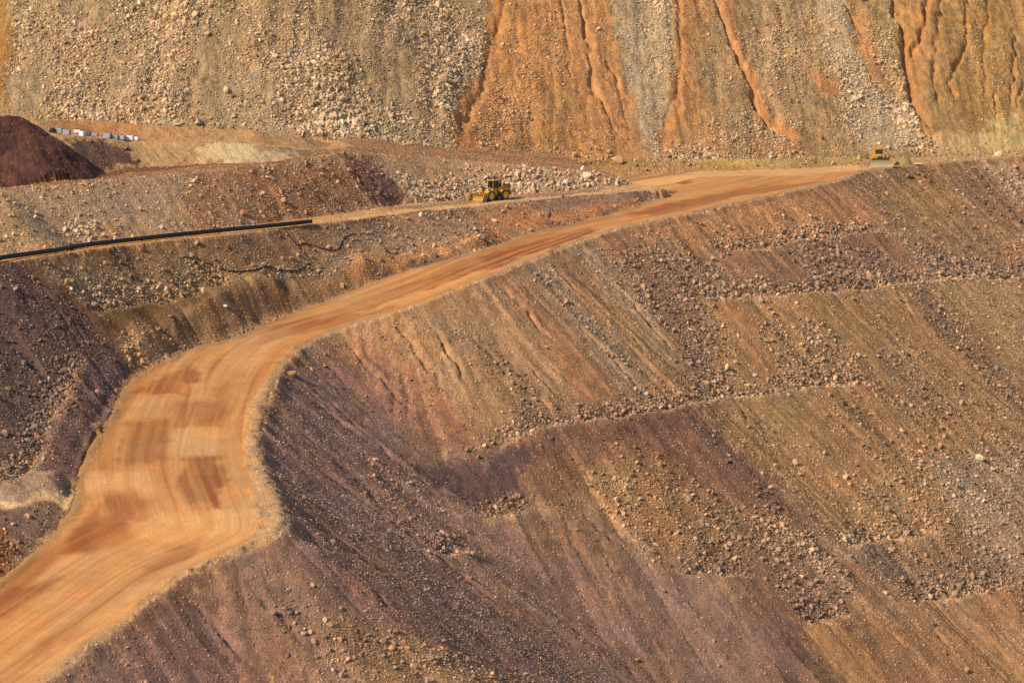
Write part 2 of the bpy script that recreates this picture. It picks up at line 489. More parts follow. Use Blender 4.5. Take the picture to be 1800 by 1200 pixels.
WINDROWS = [  # small banks of graded earth: path, height, half width, layer
    ([(283, 585), (305, 573), (330, 562), (345, 553), (375, 541), (400, 532), (443, 516), (490, 498)], 1.3, 1.6, 'bank'),
    ([(156, 628), (120, 672), (100, 715), (72, 790)], .5, 1.2, 'bank'),
    ([(620, 505), (640, 470), (690, 450)], 1.3, 2.0, 'bank'),
    ([(800, 455), (830, 428), (860, 425)], 1.2, 2.0, 'bank'),
    ([(225, 600), (260, 590), (290, 615)], 1.0, 1.8, 'bank'),
    ([(70, 862), (100, 850), (122, 845)], .8, 1.2, 'all'),
]
berm_tint = np.zeros(N)
for px, hgt, wid, lay in WINDROWS:
    P = np.array(L.path(px, lay))
    m = np.nonzero((sx > P[:, 0].min() - 6) & (sx < P[:, 0].max() + 6) & (sy > P[:, 1].min() - 6) & (sy < P[:, 1].max() + 6) & ((cls == 1) | (cls == 2)))[0]
    d, s, sd, T = line_dist(sx[m] + wx[m] * 1.5, sy[m] + wy[m] * 1.5, P)
    end = np.minimum(sstep(-.5, 2, s), sstep(T + .5, T - 2, s))
    z[m] += hgt * end * np.exp(-(d / wid) ** 2) * (.7 + .6 * vnoise(s * .5, s * 0, 9)) * sstep(.2, 2.6, sd_road[m])
    berm_tint[m] = np.maximum(berm_tint[m], end * np.exp(-(d / .5) ** 2))
# low safety berm along both road edges
edge_r = L.samp(L.sd_road, sx + wx * 1.2, sy + wy * 1.2)
lateral = np.where(isroad, -edge_r, edge_r)
rb_w = np.where(sy < 300, 1.0, .6)
nearR = road_d < 4
z += np.where((isroad | (cls == 3)) & nearR, np.where(sy < 300, .42, .16) * np.exp(-((road_d - .9 * isroad) / rb_w) ** 2) * (.4 + 1.2 * vnoise(road_s * .55, road_s * 0, 31)), 0)
nearL = (sd_road > -1.6) & (sd_road < 1.2) & (road_d > 5) & (sy < 388) & (isroad | (cls == 1))
z += np.where(nearL, .18 * np.exp(-((edge_r + .4) / .6) ** 2) * (.3 + 1.3 * vnoise(sx * .5, sy * .5, 32)), 0)

# ------------------------------------------------------------ colour and rubble of the ground, painted in plan
def srgb(c):
    c = np.array(c, float) / 255
    return np.where(c <= .04045, c / 12.92, ((c + .055) / 1.055) ** 2.4)

col = np.zeros((N, 3))
edge_hf = fbm(sx * 1.5, sy * 1.5, 4, 43, .7) - .5
rub = np.zeros(N)
rsz = np.ones(N)
BASE = {0: ((168, 134, 90), .75, 1.0), 1: ((124, 94, 70), .35, .7), 2: ((150, 117, 86), .45, .8), 3: ((140, 103, 68), .35, .8), 4: ((160, 122, 84), .1, .6),
        5: ((150, 108, 74), .2, .7), 6: ((208, 143, 84), 0.0, .5), 7: ((184, 138, 92), .12, .6), 8: ((84, 55, 46), .18, .6), 9: ((182, 134, 78), .35, .8)}
for k, (c, r, s_) in BASE.items():
    m = cls == k
    col[m] = c
    rub[m] = r
    rsz[m] = s_

def blend(m, c, w):
    col[m] += (np.array(c, float) - col[m]) * w[:, None]

def paint(px, layer, classes, c=None, soft=1.5, k=1.0, r=None, s_=None, warp=3.0, streak=0.0):
    if 3 in classes:
        soft, k = soft * 1.5, k * .9
    P = np.array(L.path(px, layer))
    e = soft + warp + 1
    m = np.nonzero((sx > P[:, 0].min() - e) & (sx < P[:, 0].max() + e) & (sy > P[:, 1].min() - e) & (sy < P[:, 1].max() + e) & np.isin(cls, classes))[0]
    if not len(m):
        return
    d = poly_sd(sx[m] + wx[m] * warp, sy[m] + wy[m] * warp, P)
    if streak:
        d = d + (fbm(S[m] * .6, D[m] * .03, 3, 41) - .5) * streak * 4
    d = d + edge_hf[m] * (0 if 6 in classes else 4.5) * soft
    w = k * sstep(soft * .7, -soft * .7, d)
    if 6 in classes and c is not None:           # dampness and dust lie in the wheel paths
        w = np.clip(w * (.35 + 1.2 * vnoise(S[m] * 2.2, D[m] * .05, 44)), 0, 1)
    if c is not None:
        blend(m, c, w)
    if r is not None:
        rub[m] += (r - rub[m]) * w
    if s_ is not None:
        rsz[m] += (s_ - rsz[m]) * w

# streaks first: every tipped load runs down the slope in its own colour
pal3 = np.array([(112, 80, 62), (140, 102, 68), (158, 116, 74), (146, 118, 84), (132, 104, 60)], float)
t = np.clip((fbm(S * .16, D * .012, 4, 51) - .5) * 2.6 + .5, 0, .999) * 4
i0 = t.astype(int)
fr = (t - i0)[:, None]
pc = pal3[i0] * (1 - fr) + pal3[np.minimum(i0 + 1, 4)] * fr
m3 = (cls == 3) | (cls == 1)
col[m3] = .35 * col[m3] + .65 * pc[m3] - np.where(cls[m3] == 1, 8, 0)[:, None]
fs = (fbm(S * 1.1 + wand * .6, D * .018, 4, 53, .65) - .5)
col[m3] *= (1 + .55 * fs[m3])[:, None]
col[m3] *= (1 - .22 * rline[m3])[:, None]
st_r = sstep(.42, .68, fbm(S * .22 + 50, D * .02, 3, 52))
rub = np.where((cls == 3) | (cls == 1) | (cls == 2), rub * .5 + st_r * .6, rub)

W0 = [0, 9]
# the big face, left to right
paint([(18, -60), (870, -60), (850, 120), (775, 268), (590, 255), (240, 220), (0, 210), (0, 100)], 'wall', [0, 7, 5], (174, 142, 104), 1.5, 1, 1.0, 1.0)
paint([(-60, -60), (14, -60), (20, 60), (4, 190), (-60, 190)], 'wall', W0, (152, 108, 58), 1, 1, .15, .5)
paint([(20, -60), (900, -60), (880, 18), (400, 30), (20, 20)], 'wall', W0, (166, 144, 92), 5, .6)
paint([(655, 30), (760, 20), (770, 120), (740, 260), (640, 235), (660, 120)], 'wall', W0, (164, 134, 98), 3, .9, .55, .6, 4)
paint([(790, 60), (860, 60), (850, 130), (800, 190), (780, 170)], 'wall', W0, (176, 148, 112), 2, .7, 1, 1.6)
paint([(430, 175), (700, 190), (770, 262), (600, 250), (380, 215)], 'wall', [0, 5, 7], (172, 146, 112), 3, .6, 1, 1.7)
paint([(884, -60), (862, 100), (800, 200), (786, 268), (1150, 276), (1120, 170), (1080, 80), (1062, -60)], 'wall', W0, (190, 134, 80), 1.2, 1, .7, .6)
paint([(978, -60), (1066, -60), (1090, 100), (1126, 200), (1145, 268), (1080, 250), (1040, 190), (1005, 120)], 'wall', W0, (180, 126, 80), 1.8, .7, .35, .5)
paint([(870, -60), (896, -60), (880, 40), (850, 150), (820, 220), (842, 268), (786, 268), (806, 200), (845, 120)], 'wall', W0, (180, 118, 70), 1.2, .85, .15, .6)
paint([(1070, -60), (1182, -60), (1190, 60), (1180, 160), (1160, 270), (1135, 262), (1118, 180), (1092, 90)], 'wall', W0, (186, 158, 122), 1.2, 1, 1, .95)
paint([(1180, -60), (1240, -60), (1290, 100), (1300, 270), (1170, 270), (1188, 150)], 'wall', W0, (182, 132, 82), 1.5, .9, .75, .6)
paint([(1186, -60), (1206, -60), (1214, 80), (1200, 200), (1168, 268), (1160, 250), (1188, 150), (1192, 60)], 'wall', W0, (178, 118, 70), 1.2, .8, .1)
paint([(1244, -60), (1470, -60), (1480, 100), (1560, 268), (1260, 276), (1240, 150)], 'wall', W0, (172, 136, 94), 1.5, .9, .9, .66)
paint([(1246, -60), (1278, -60), (1306, 80), (1330, 130), (1352, 190), (1420, 252), (1390, 248), (1335, 210), (1312, 150), (1290, 100)], 'wall', W0, (180, 122, 74), .9, .75, .3)
paint([(1330, 235), (1420, 250), (1415, 272), (1320, 268)], 'wall', W0, (164, 114, 74), 2, .7, .4)
paint([(1422, 130), (1468, 150), (1478, 185), (1440, 170)], 'wall', W0, (174, 112, 70), 2, .8, .2)
paint([(1420, -60), (1480, -60), (1510, 90), (1545, 150), (1605, 190), (1625, 245), (1540, 272), (1490, 240), (1478, 160), (1445, 70)], 'wall', W0, (186, 160, 126), 1.5, .95, 1, .95)
paint([(1484, -60), (1505, -60), (1530, 60), (1556, 150), (1530, 150), (1505, 80)], 'wall', W0, (170, 116, 72), 1.5, .8, .15)
paint([(1510, -60), (1566, -60), (1580, 90), (1590, 170), (1560, 160), (1530, 60)], 'wall', W0, (168, 136, 88), 1.5, .8, .75, .7)
paint([(1566, -60), (1900, -60), (1900, 262), (1640, 262), (1600, 190), (1585, 90)], 'wall', W0, (158, 119, 72), 1.2, 1, .45, .45)
paint([(1572, -60), (1648, -60), (1640, 90), (1622, 200), (1660, 250), (1640, 250), (1602, 170), (1592, 80)], 'wall', W0, (166, 119, 72), 1, .9, .15, .4)
paint([(1700, -60), (1770, -60), (1765, 240), (1690, 240)], 'wall', W0, (162, 120, 66), 2, .8, .75, .5)
paint([(1640, 236), (1900, 232), (1900, 282), (1620, 284)], 'all', [0, 6, 9], (190, 156, 106), 1.2, .9, .35, .7)
paint([(1740, 205), (1800, 215), (1800, 262), (1730, 262)], 'wall', W0, (186, 158, 104), 1.5, .8, .3)
wv = fbm(sx * .13 + 4, D * .075, 4, 55) - .5        # coarse and fine runs on the big face
mw = wall & (rub > .5)
rsz[mw] *= np.clip(1 + 2.6 * wv[mw], .5, 1.6)
rub[mw] *= np.clip(1 + 1.2 * wv[mw], .55, 1)
col[mw] *= (1 + .25 * wv[mw])[:, None]
rsz[mw] *= 1 + .35 * sstep(14, 0, D[mw])
mg = np.nonzero(gully_tint > .03)[0]
blend(mg, (164, 112, 70), .5 * np.clip(gully_tint[mg], 0, .85))
rub[mg] *= 1 - np.clip(gully_tint[mg] * 1.4, 0, 1)
# toe of the face behind the platform
paint([(1130, 274), (1500, 272), (1540, 296), (1240, 292)], 'all', [9, 6], (184, 144, 90), .6, .9, .45, .8)
paint([(1220, 282), (1330, 279), (1335, 289), (1225, 291)], 'all', [9], (186, 148, 76), .8, .6, .3)
paint([(1000, 284), (1160, 276), (1240, 284), (1230, 294), (1040, 297)], 'all', [9, 6, 0], (182, 130, 84), .8, .9, .45, 1.2)
# benches on the left
paint([(230, 258), (420, 262), (540, 268), (510, 284), (240, 288)], 'all', [7], (172, 136, 98), .8, .9, .35, .7)
paint([(340, 255), (450, 258), (490, 268), (540, 275), (470, 286), (345, 284)], 'all', [7, 5], (222, 186, 138), .8, 1, .1)
paint([(112, 246), (180, 247), (222, 262), (240, 288), (200, 294), (150, 288), (130, 264)], 'all', [7, 5], (100, 72, 62), .7, .95, .4, .8, 1.0)  # dark triangle beside the heap: shade painted into the bench colour
paint([(100, 205), (250, 214), (255, 238), (100, 232)], 'all', [7], (178, 122, 78), 1, .8, .15)
paint([(150, 308), (300, 296), (500, 283), (560, 270), (520, 262), (500, 287), (233, 290)], 'all', [5], (112, 74, 54), .8, .9, .15)
# face above the track
paint([(-60, 345), (120, 330), (330, 312), (300, 400), (130, 425), (-60, 450)], 'upper', [2], (150, 120, 92), 2, .9, .45, .7, 4, .6)
paint([(0, 385), (45, 370), (70, 420), (0, 438)], 'upper', [2], (140, 112, 66), 1.5, .7, .7, .7)
paint([(40, 375), (95, 385), (100, 425), (50, 428)], 'upper', [2], (112, 98, 84), 1.5, .8, .5, .6)
paint([(130, 380), (170, 395), (180, 422), (120, 420)], 'upper', [2], (164, 142, 112), 1.2, .8, 1, 1.2)
paint([(330, 310), (560, 280), (640, 300), (720, 358), (560, 382), (420, 396), (340, 404)], 'upper', [2], (134, 94, 66), 2, .9, .5, .8, 4, .6)
paint([(590, 268), (640, 275), (690, 310), (725, 350), (680, 358), (640, 325)], 'upper', [2, 5], (98, 66, 58), 1.2, .9, .5, .9)
paint([(655, 270), (800, 276), (860, 300), (760, 320), (700, 300)], 'upper', [2, 5], (154, 118, 82), 2, .9, .25, .6)
paint([(700, 315), (830, 295), (1000, 298), (1115, 322), (1000, 336), (820, 350), (730, 358)], 'upper', [2, 5], (160, 130, 100), 1.5, .9, 1, 1.15)
paint([(0, 452), (560, 384), (560, 390), (0, 461)], 'all', [4], (172, 126, 82), .5, .8, .05)
paint([(600, 383), (900, 347), (1120, 334), (1120, 340), (900, 354), (600, 390)], 'all', [4], (178, 138, 96), .4, .8, .05)
paint([(680, 366), (900, 343), (1060, 331), (1060, 338), (900, 350), (700, 370)], 'all', [4], (122, 92, 76), .5, .8, .1)
# bank below the track
paint([(45, 462), (330, 428), (560, 402), (620, 470), (440, 505), (150, 545), (100, 500)], 'bank', [1], (144, 112, 78), 1.5, .95, .6, .7, 3, .6)
paint([(130, 500), (420, 470), (430, 502), (155, 540)], 'bank', [1], (154, 124, 88), 1.5, .8, .95, .75)
paint([(330, 480), (500, 492), (440, 508), (330, 495)], 'bank', [1], (134, 108, 58), 1, .9, .1)
paint([(450, 470), (520, 478), (600, 440), (640, 450), (560, 490), (470, 495)], 'bank', [1], (126, 108, 88), 1.5, .8, .9, .9)
paint([(330, 425), (560, 400), (700, 385), (760, 420), (620, 450), (440, 460)], 'bank', [1], (122, 92, 68), 2, .8, .5, .7, 3, .6)
paint([(560, 398), (900, 358), (900, 400), (760, 452), (620, 470)], 'bank', [1], (134, 104, 76), 2, .8, .55, .8, 3, .6)
paint([(840, 372), (900, 362), (1150, 345), (1100, 368), (950, 400), (880, 420)], 'bank', [1], (152, 98, 58), 1.5, .9, .4, .7, 3, .6)
paint([(900, 356), (1000, 348), (1180, 336), (1160, 348), (1040, 362), (960, 372)], 'bank', [1], (122, 92, 76), .8, .8, .4, .7)
paint([(600, 500), (620, 470), (850, 420), (860, 436), (700, 478)], 'bank', [1], (160, 112, 66), 1.2, .9, .45, .9)
paint([(-120, 472), (30, 470), (110, 520), (190, 590), (285, 590), (230, 660), (150, 640), (70, 790), (-120, 880)], 'bank', [1], (94, 70, 61), 1.5, .95, .45, .8, 3, 1)
paint([(-80, 640), (60, 650), (90, 760), (-80, 830)], 'bank', [1], (102, 79, 66), 3, .6, .4, .7)
paint([(150, 548), (250, 530), (425, 509), (446, 516), (345, 553), (285, 583), (190, 590)], 'bank', [1], (96, 70, 40), .8, .95, .12, .6, 1.5)
paint([(285, 588), (345, 556), (446, 520), (560, 490), (600, 515), (400, 595), (310, 620)], 'bank', [1], (136, 102, 68), 1, .9, .35, .7, 2, .5)
paint([(215, 600), (280, 595), (300, 615), (255, 640), (220, 632)], 'bank', [1], (162, 122, 78), 1.2, .9, .6, 1.1)
paint([(156, 632), (230, 655), (205, 700), (150, 800), (128, 850), (60, 850), (76, 790), (104, 715)], 'bank', [1], (112, 83, 73), 1, .95, .35, .6, 2)
paint([(0, 852), (60, 838), (125, 846), (126, 880), (60, 886), (-80, 900), (-80, 870)], 'all', [1, 6], (144, 116, 92), 1, .95, .15)
paint([(-80, 890), (0, 883), (125, 866), (128, 896), (100, 888), (60, 884), (-80, 905)], 'all', [1, 6], (196, 156, 106), .5, .9, 0)
paint([(-80, 905), (60, 890), (122, 896), (95, 930), (0, 1005), (-80, 1060)], 'all', [1], (112, 86, 68), .7, .95, .5, .7)
paint([(-80, 940), (20, 935), (35, 960), (0, 1000), (-80, 1040)], 'all', [1], (122, 70, 34), 1, .8, .7, .9)
mb = np.nonzero(berm_tint > .05)[0]
blend(mb, (158, 116, 80), .5 * berm_tint[mb])

# the long tipped slope below the road
R3 = [3]
paint([(1200, 376), (1480, 312), (1530, 335), (1560, 400), (1440, 412), (1260, 436), (1040, 430)], 'slope', R3, (168, 116, 64), 2, .9, .3, .7, 3, 1)
paint([(1400, 335), (1480, 318), (1600, 420), (1545, 404), (1480, 380)], 'slope', R3, (148, 102, 66), 1.5, .8, .15, .6, 2, 1)
paint([(1290, 385), (1420, 360), (1460, 400), (1300, 428)], 'slope', R3, (184, 130, 84), 2, .7, .4, .8, 3, .8)
paint([(1500, 305), (1800, 280), (1800, 490), (1640, 490), (1560, 400)], 'slope', R3, (136, 102, 64), 2, .95, .6, .75, 3, 1)
paint([(1540, 320), (1640, 300), (1700, 370), (1600, 420), (1560, 390)], 'slope', R3, (144, 108, 58), 2, .8, .35, .6, 3, .8)
paint([(1640, 292), (1705, 290), (1790, 350), (1800, 420), (1720, 370)], 'slope', R3, (112, 80, 60), 2, .8, .5, .9, 3, .8)
paint([(1715, 290), (1768, 284), (1840, 345), (1800, 365)], 'slope', R3, (154, 128, 98), 1.2, .85, .85, .8, 2, .5)
paint([(560, 612), (720, 545), (1000, 436), (1120, 470), (1200, 600), (1250, 690), (1180, 714), (980, 738), (860, 775), (700, 680)], 'slope', R3, (148, 113, 74), 2, .85, .3, .7, 3, 1.2)
paint([(1000, 440), (1040, 432), (1260, 640), (1230, 680), (1120, 580)], 'slope', R3, (156, 130, 98), 1.5, .7, .3, .7, 2, 1)
paint([(960, 452), (1000, 440), (1210, 700), (1150, 714)], 'slope', R3, (142, 96, 62), 1.5, .6, .2, .6, 2, 1)
paint([(930, 470), (960, 462), (1130, 640), (1160, 712), (1110, 700)], 'slope', R3, (132, 114, 88), 1.2, .8, .7, .7, 2, 1)
paint([(880, 500), (905, 490), (1100, 690), (1090, 722), (1040, 730)], 'slope', R3, (150, 98, 64), 1.2, .6, .15, .6, 2, 1)
paint([(760, 580), (790, 570), (960, 690), (1000, 735), (900, 768), (860, 700)], 'slope', R3, (126, 98, 64), 1.5, .8, .85, .75, 2, 1)
paint([(700, 555), (750, 545), (900, 740), (870, 780), (780, 680)], 'slope', R3, (152, 120, 80), 1.5, .7, .2, .6, 2, 1)
paint([(575, 610), (650, 580), (790, 700), (840, 790), (760, 760), (660, 660)], 'slope', R3, (150, 98, 66), 2, .7, .25, .7, 3, 1)
paint([(1060, 450), (1180, 420), (1300, 560), (1420, 690), (1210, 704), (1180, 600)], 'slope', R3, (128, 99, 72), 2, .9, .95, 1.0, 3, 1)
paint([(1110, 455), (1150, 470), (1230, 640), (1190, 640)], 'slope', R3, (110, 76, 56), 1.5, .7, .5, .8, 2, 1)
paint([(1090, 560), (1180, 600), (1200, 640), (1120, 610)], 'slope', R3, (136, 116, 62), 1.5, .7, .3, .6)
paint([(1262, 440), (1450, 414), (1545, 404), (1640, 488), (1500, 506), (1300, 516)], 'slope', R3, (128, 91, 64), 1.2, .9, .4, .8, 2, .4)
paint([(1262, 440), (1330, 434), (1400, 470), (1440, 510), (1380, 512), (1300, 470)], 'slope', R3, (138, 94, 64), 1.5, .8, .1, .6, 2, .6)
paint([(1420, 455), (1640, 440), (1800, 440), (1800, 474), (1640, 488), (1430, 510)], 'slope', R3, (128, 100, 80), 1.5, .8, 1, 1.1, 3, .6)
paint([(1500, 410), (1545, 404), (1650, 480), (1620, 490)], 'slope', R3, (140, 96, 64), 1.2, .7, .1, .6, 2, .4)
paint([(1236, 530), (1500, 511), (1640, 494), (1800, 482), (1800, 760), (1700, 760), (1545, 672), (1270, 690)], 'slope', R3, (150, 114, 66), 1.2, .9, .4, .75, 2, .8)
paint([(1240, 532), (1300, 528), (1350, 620), (1365, 675), (1330, 680), (1300, 590)], 'slope', R3, (162, 108, 66), 1.2, .8, .05, .5, 2, .5)
paint([(1330, 590), (1420, 560), (1540, 620), (1540, 670), (1380, 680)], 'slope', R3, (136, 104, 66), 2, .8, .9, .85, 3, .8)
paint([(1420, 516), (1500, 512), (1570, 620), (1620, 720), (1560, 670), (1480, 600)], 'slope', R3, (144, 108, 60), 1.5, .7, .2, .6, 2, .8)
paint([(1585, 500), (1620, 498), (1760, 640), (1800, 700), (1800, 740), (1700, 640)], 'slope', R3, (122, 92, 68), 1.5, .8, .8, .85, 2, 1)
paint([(1640, 498), (1800, 486), (1800, 640), (1720, 560)], 'slope', R3, (158, 126, 76), 2, .85, .4, .7, 3, .8)
paint([(1540, 610), (1600, 640), (1680, 720), (1660, 760), (1600, 720)], 'slope', R3, (126, 98, 72), 1.5, .8, .95, .9, 2, .6)
paint([(1200, 706), (1270, 695), (1545, 675), (1700, 770), (1800, 900), (1790, 910), (1650, 924), (1480, 958), (1330, 830)], 'slope', R3, (142, 106, 62), 1.5, .9, .45, .75, 3, .8)
paint([(1270, 696), (1380, 688), (1460, 780), (1400, 770)], 'slope', R3, (132, 104, 56), 1.5, .8, .08, .6, 2, .5)
paint([(1420, 745), (1480, 770), (1560, 850), (1530, 850)], 'slope', R3, (170, 120, 62), 1.2, .7, .1, .5, 1, .3)
paint([(1370, 700), (1400, 710), (1560, 820), (1600, 880), (1480, 800)], 'slope', R3, (114, 84, 54), 1.5, .5, .3, .7, 2, .6)
paint([(1560, 800), (1640, 790), (1700, 880), (1640, 920), (1540, 930), (1480, 850)], 'slope', R3, (164, 124, 70), 2, .8, .9, .7, 3, .6)
paint([(1630, 808), (1700, 785), (1810, 780), (1810, 1040), (1730, 1000), (1690, 930), (1640, 860)], 'slope', R3, (144, 120, 92), 1.5, .85, .75, .75, 2, .5)
paint([(1490, 640), (1640, 640), (1820, 760), (1820, 800), (1640, 790)], 'slope', R3, (146, 110, 62), 2, .6, .7, .7, 3, .8)
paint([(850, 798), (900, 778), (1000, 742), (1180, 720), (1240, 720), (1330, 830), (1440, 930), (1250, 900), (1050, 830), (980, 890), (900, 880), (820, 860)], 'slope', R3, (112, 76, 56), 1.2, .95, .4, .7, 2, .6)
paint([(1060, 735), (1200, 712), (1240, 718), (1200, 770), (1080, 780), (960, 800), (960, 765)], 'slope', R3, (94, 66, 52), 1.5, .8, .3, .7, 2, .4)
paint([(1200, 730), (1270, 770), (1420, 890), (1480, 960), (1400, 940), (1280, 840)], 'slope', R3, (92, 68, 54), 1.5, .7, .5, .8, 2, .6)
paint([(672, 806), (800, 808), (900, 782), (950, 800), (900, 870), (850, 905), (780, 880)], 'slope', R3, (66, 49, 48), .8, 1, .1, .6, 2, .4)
paint([(1020, 820), (1120, 800), (1240, 860), (1300, 930), (1240, 1005), (1160, 990), (1060, 900)], 'slope', R3, (154, 112, 64), 1.8, .95, .95, .75, 3, .5)
paint([(1240, 880), (1360, 900), (1480, 960), (1400, 990), (1200, 1000)], 'slope', R3, (142, 108, 72), 1.5, .9, 1, .9, 2, .4)
paint([(1330, 1000), (1480, 975), (1540, 960), (1700, 950), (1800, 1010), (1700, 1036), (1590, 1052), (1500, 1068), (1400, 1090)], 'slope', R3, (128, 100, 74), 1.2, .9, .85, .8, 2, .5)
paint([(1480, 965), (1540, 955), (1640, 1040), (1580, 1040)], 'slope', R3, (114, 92, 72), 1.2, .7, .25, .6, 2, .4)
paint([(1440, 975), (1490, 985), (1580, 1060), (1540, 1064)], 'slope', R3, (144, 96, 62), 1.2, .7, .15, .6, 2, .4)
paint([(1580, 945), (1660, 930), (1720, 960), (1680, 1000)], 'slope', R3, (146, 104, 60), 1.5, .7, .5, .7, 2, .4)
# purple country under the bend
paint([(505, 640), (560, 615), (650, 650), (830, 792), (700, 812), (850, 905), (1000, 890), (1120, 960), (1240, 1010), (1400, 1095), (1460, 1250), (60, 1250), (100, 1195), (320, 1022), (500, 940), (508, 905), (460, 790), (484, 690)],
      'slope', R3, (118, 89, 75), 2, .93, .30, .65, 3, 1)
paint([(500, 655), (560, 640), (700, 790), (640, 900), (520, 900), (470, 800)], 'slope', R3, (116, 87, 77), 2, .9, .25, .6, 3, .8)
paint([(620, 800), (700, 815), (850, 930), (830, 960), (760, 975), (680, 890)], 'slope', R3, (136, 102, 84), 1.5, .8, .5, .8, 2, .8)
paint([(560, 640), (640, 640), (840, 795), (800, 800), (680, 720)], 'slope', R3, (122, 78, 64), 2, .6, .2, .6, 2, .8)
paint([(870, 900), (1000, 900), (1130, 990), (1040, 1000), (940, 960)], 'slope', R3, (118, 86, 58), 2, .7, .35, .7, 3, .8)
paint([(760, 975), (840, 960), (1000, 1080), (1120, 1160), (1080, 1170), (940, 1090)], 'slope', R3, (116, 84, 66), 2, .6, .4, .7, 3, .8)
paint([(760, 965), (790, 960), (950, 1075), (930, 1085)], 'slope', R3, (150, 116, 88), 1, .7, .2, .6, 1, .3)
paint([(490, 1100), (560, 1082), (700, 1112), (800, 1150), (900, 1220), (540, 1220)], 'slope', R3, (144, 108, 72), 1.8, .9, .95, .7, 2, .5)
paint([(410, 1030), (440, 1020), (580, 1130), (680, 1230), (600, 1230)], 'slope', R3, (122, 92, 80), 1.5, .7, .5, .7, 2, .6)
paint([(300, 1040), (400, 1000), (440, 1090), (600, 1230), (440, 1230)], 'slope', R3, (120, 82, 64), 2, .6, .2, .6, 2, .8)
paint([(500, 950), (540, 945), (760, 1120), (720, 1120)], 'slope', R3, (142, 96, 78), 1.5, .6, .2, .6, 2, .5)
paint([(160, 1150), (320, 1030), (420, 1130), (520, 1230), (100, 1230)], 'slope', R3, (100, 74, 64), 2, .7, .15, .6, 3, .8)
paint([(1400, 1098), (1500, 1075), (1590, 1060), (1800, 1030), (1800, 1250), (1520, 1250)], 'slope', R3, (136, 98, 62), 1.5, .9, .35, .7, 2, 1)
paint([(1410, 1098), (1480, 1092), (1600, 1250), (1520, 1250)], 'slope', R3, (154, 112, 66), 1.5, .8, .1, .5, 2, .6)
paint([(1620, 1060), (1700, 1046), (1800, 1160), (1800, 1250), (1760, 1250)], 'slope', R3, (150, 112, 68), 1.5, .7, .1, .5, 2, .6)
mc = np.nonzero(crest_tint > .05)[0]
blend(mc, (166, 130, 90), np.where(cls[mc] == 3, .38, .2) * np.clip(crest_tint[mc], 0, 1))
rub = np.clip(rub + toe_rock * .7, 0, 1)
rsz = rsz + toe_rock * .45

# road surface: graded orange earth with damp wheel paths
R6 = [6]
rn = fbm((S - 5000) * .35, D * .018, 4, 61)
rn2 = fbm((S - 5000) * .9, D * .03, 4, 62)
mr = np.nonzero(isroad)[0]
blend(mr, (166, 102, 54), (.15 + .25 * sstep(395, 375, sy[mr])) * sstep(.50, .68, rn[mr]))
blend(mr, (224, 168, 108), .4 * sstep(.52, .70, rn2[mr]))
wp = (fbm((S - 5000) * .05, D * .02, 3, 63) - .5) * 6
wl = np.clip(1 - np.abs(vnoise((S - 5000) * .75 + wp, D * .006 + 2, 64) - .5) * 7, 0, 1)
wl = wl * sstep(.35, .6, fbm((S - 5000) * .3, D * .03, 3, 65))
farther = sstep(392, 378, sy)
blend(mr, (160, 96, 54), (.12 + .38 * farther[mr]) * wl[mr])
wl2 = np.clip(1 - np.abs(vnoise((S - 5000) * 1.3 + wp, D * .008 + 5, 66) - .5) * 6, 0, 1) * sstep(.4, .6, fbm((S - 5000) * .3 + 7, D * .03, 3, 67))
blend(mr, (228, 176, 120), .4 * wl2[mr])
z -= np.where(isroad & (road_d > 2), wl * .05, 0)
DAMP = [
    ([(235, 690), (330, 640), (352, 655), (318, 695)], .75), ([(215, 740), (300, 735), (280, 815), (200, 810)], .55), ([(300, 705), (390, 705), (388, 750), (300, 750)], .5),
    ([(322, 800), (392, 800), (390, 890), (324, 890)], .8), ([(350, 835), (395, 832), (392, 893), (355, 893)], .6), ([(178, 875), (215, 872), (160, 966), (110, 970)], .75), ([(215, 872), (265, 875), (220, 940), (170, 960)], .45),
    ([(305, 955), (360, 950), (290, 1015), (235, 1030)], .55), ([(60, 1015), (110, 1010), (20, 1075), (-40, 1110), (-20, 1060)], .75), ([(80, 1115), (130, 1105), (90, 1150), (50, 1160)], .45),
    ([(480, 575), (640, 525), (650, 535), (430, 615)], .6), ([(640, 525), (860, 462), (880, 468), (640, 545)], .6), ([(850, 452), (1040, 400), (1040, 412), (870, 470)], .7),
    ([(560, 560), (700, 535), (690, 545), (520, 590)], .5), ([(1110, 375), (1290, 335), (1450, 318), (1440, 325), (1300, 345), (1150, 380)], .45), ([(1180, 358), (1300, 330), (1380, 322), (1250, 348)], .35),
    ([(1160, 312), (1215, 315), (1210, 324), (1170, 322)], .8), ([(1100, 376), (1200, 352), (1210, 358), (1120, 380)], .5), ([(390, 650), (420, 640), (400, 720), (380, 740)], .35),
]
for px, k in DAMP:
    paint(px, 'all', R6, (150, 84, 46), 1.2, k * (.72 if px[0][1] > 620 else .98), None, None, 3.2, .05)
paint([(1040, 294), (1250, 292), (1500, 290), (1524, 299), (1400, 308), (1240, 311), (1110, 322)], 'all', R6, (240, 178, 116), 1.4, .85, None, None, 1.5, .2)
for px, k in [([(140, 830), (255, 826), (262, 860), (140, 868)], .75), ([(240, 700), (300, 690), (300, 730), (215, 735)], .6), ([(300, 755), (390, 752), (390, 795), (300, 800)], .6), ([(230, 915), (440, 895), (430, 935), (240, 950)], .6),
              ([(110, 975), (200, 965), (120, 1010), (50, 1030)], .6), ([(400, 600), (520, 570), (460, 640), (380, 680)], .45), ([(1200, 300), (1480, 297), (1420, 310), (1200, 308)], .6), ([(560, 545), (760, 490), (740, 505), (560, 565)], .4), ([(250, 1010), (380, 960), (200, 1080), (120, 1150)], .4)]:
    paint(px, 'all', R6, (224, 168, 112), 1.4, k * .9, None, None, 1.5, .2)
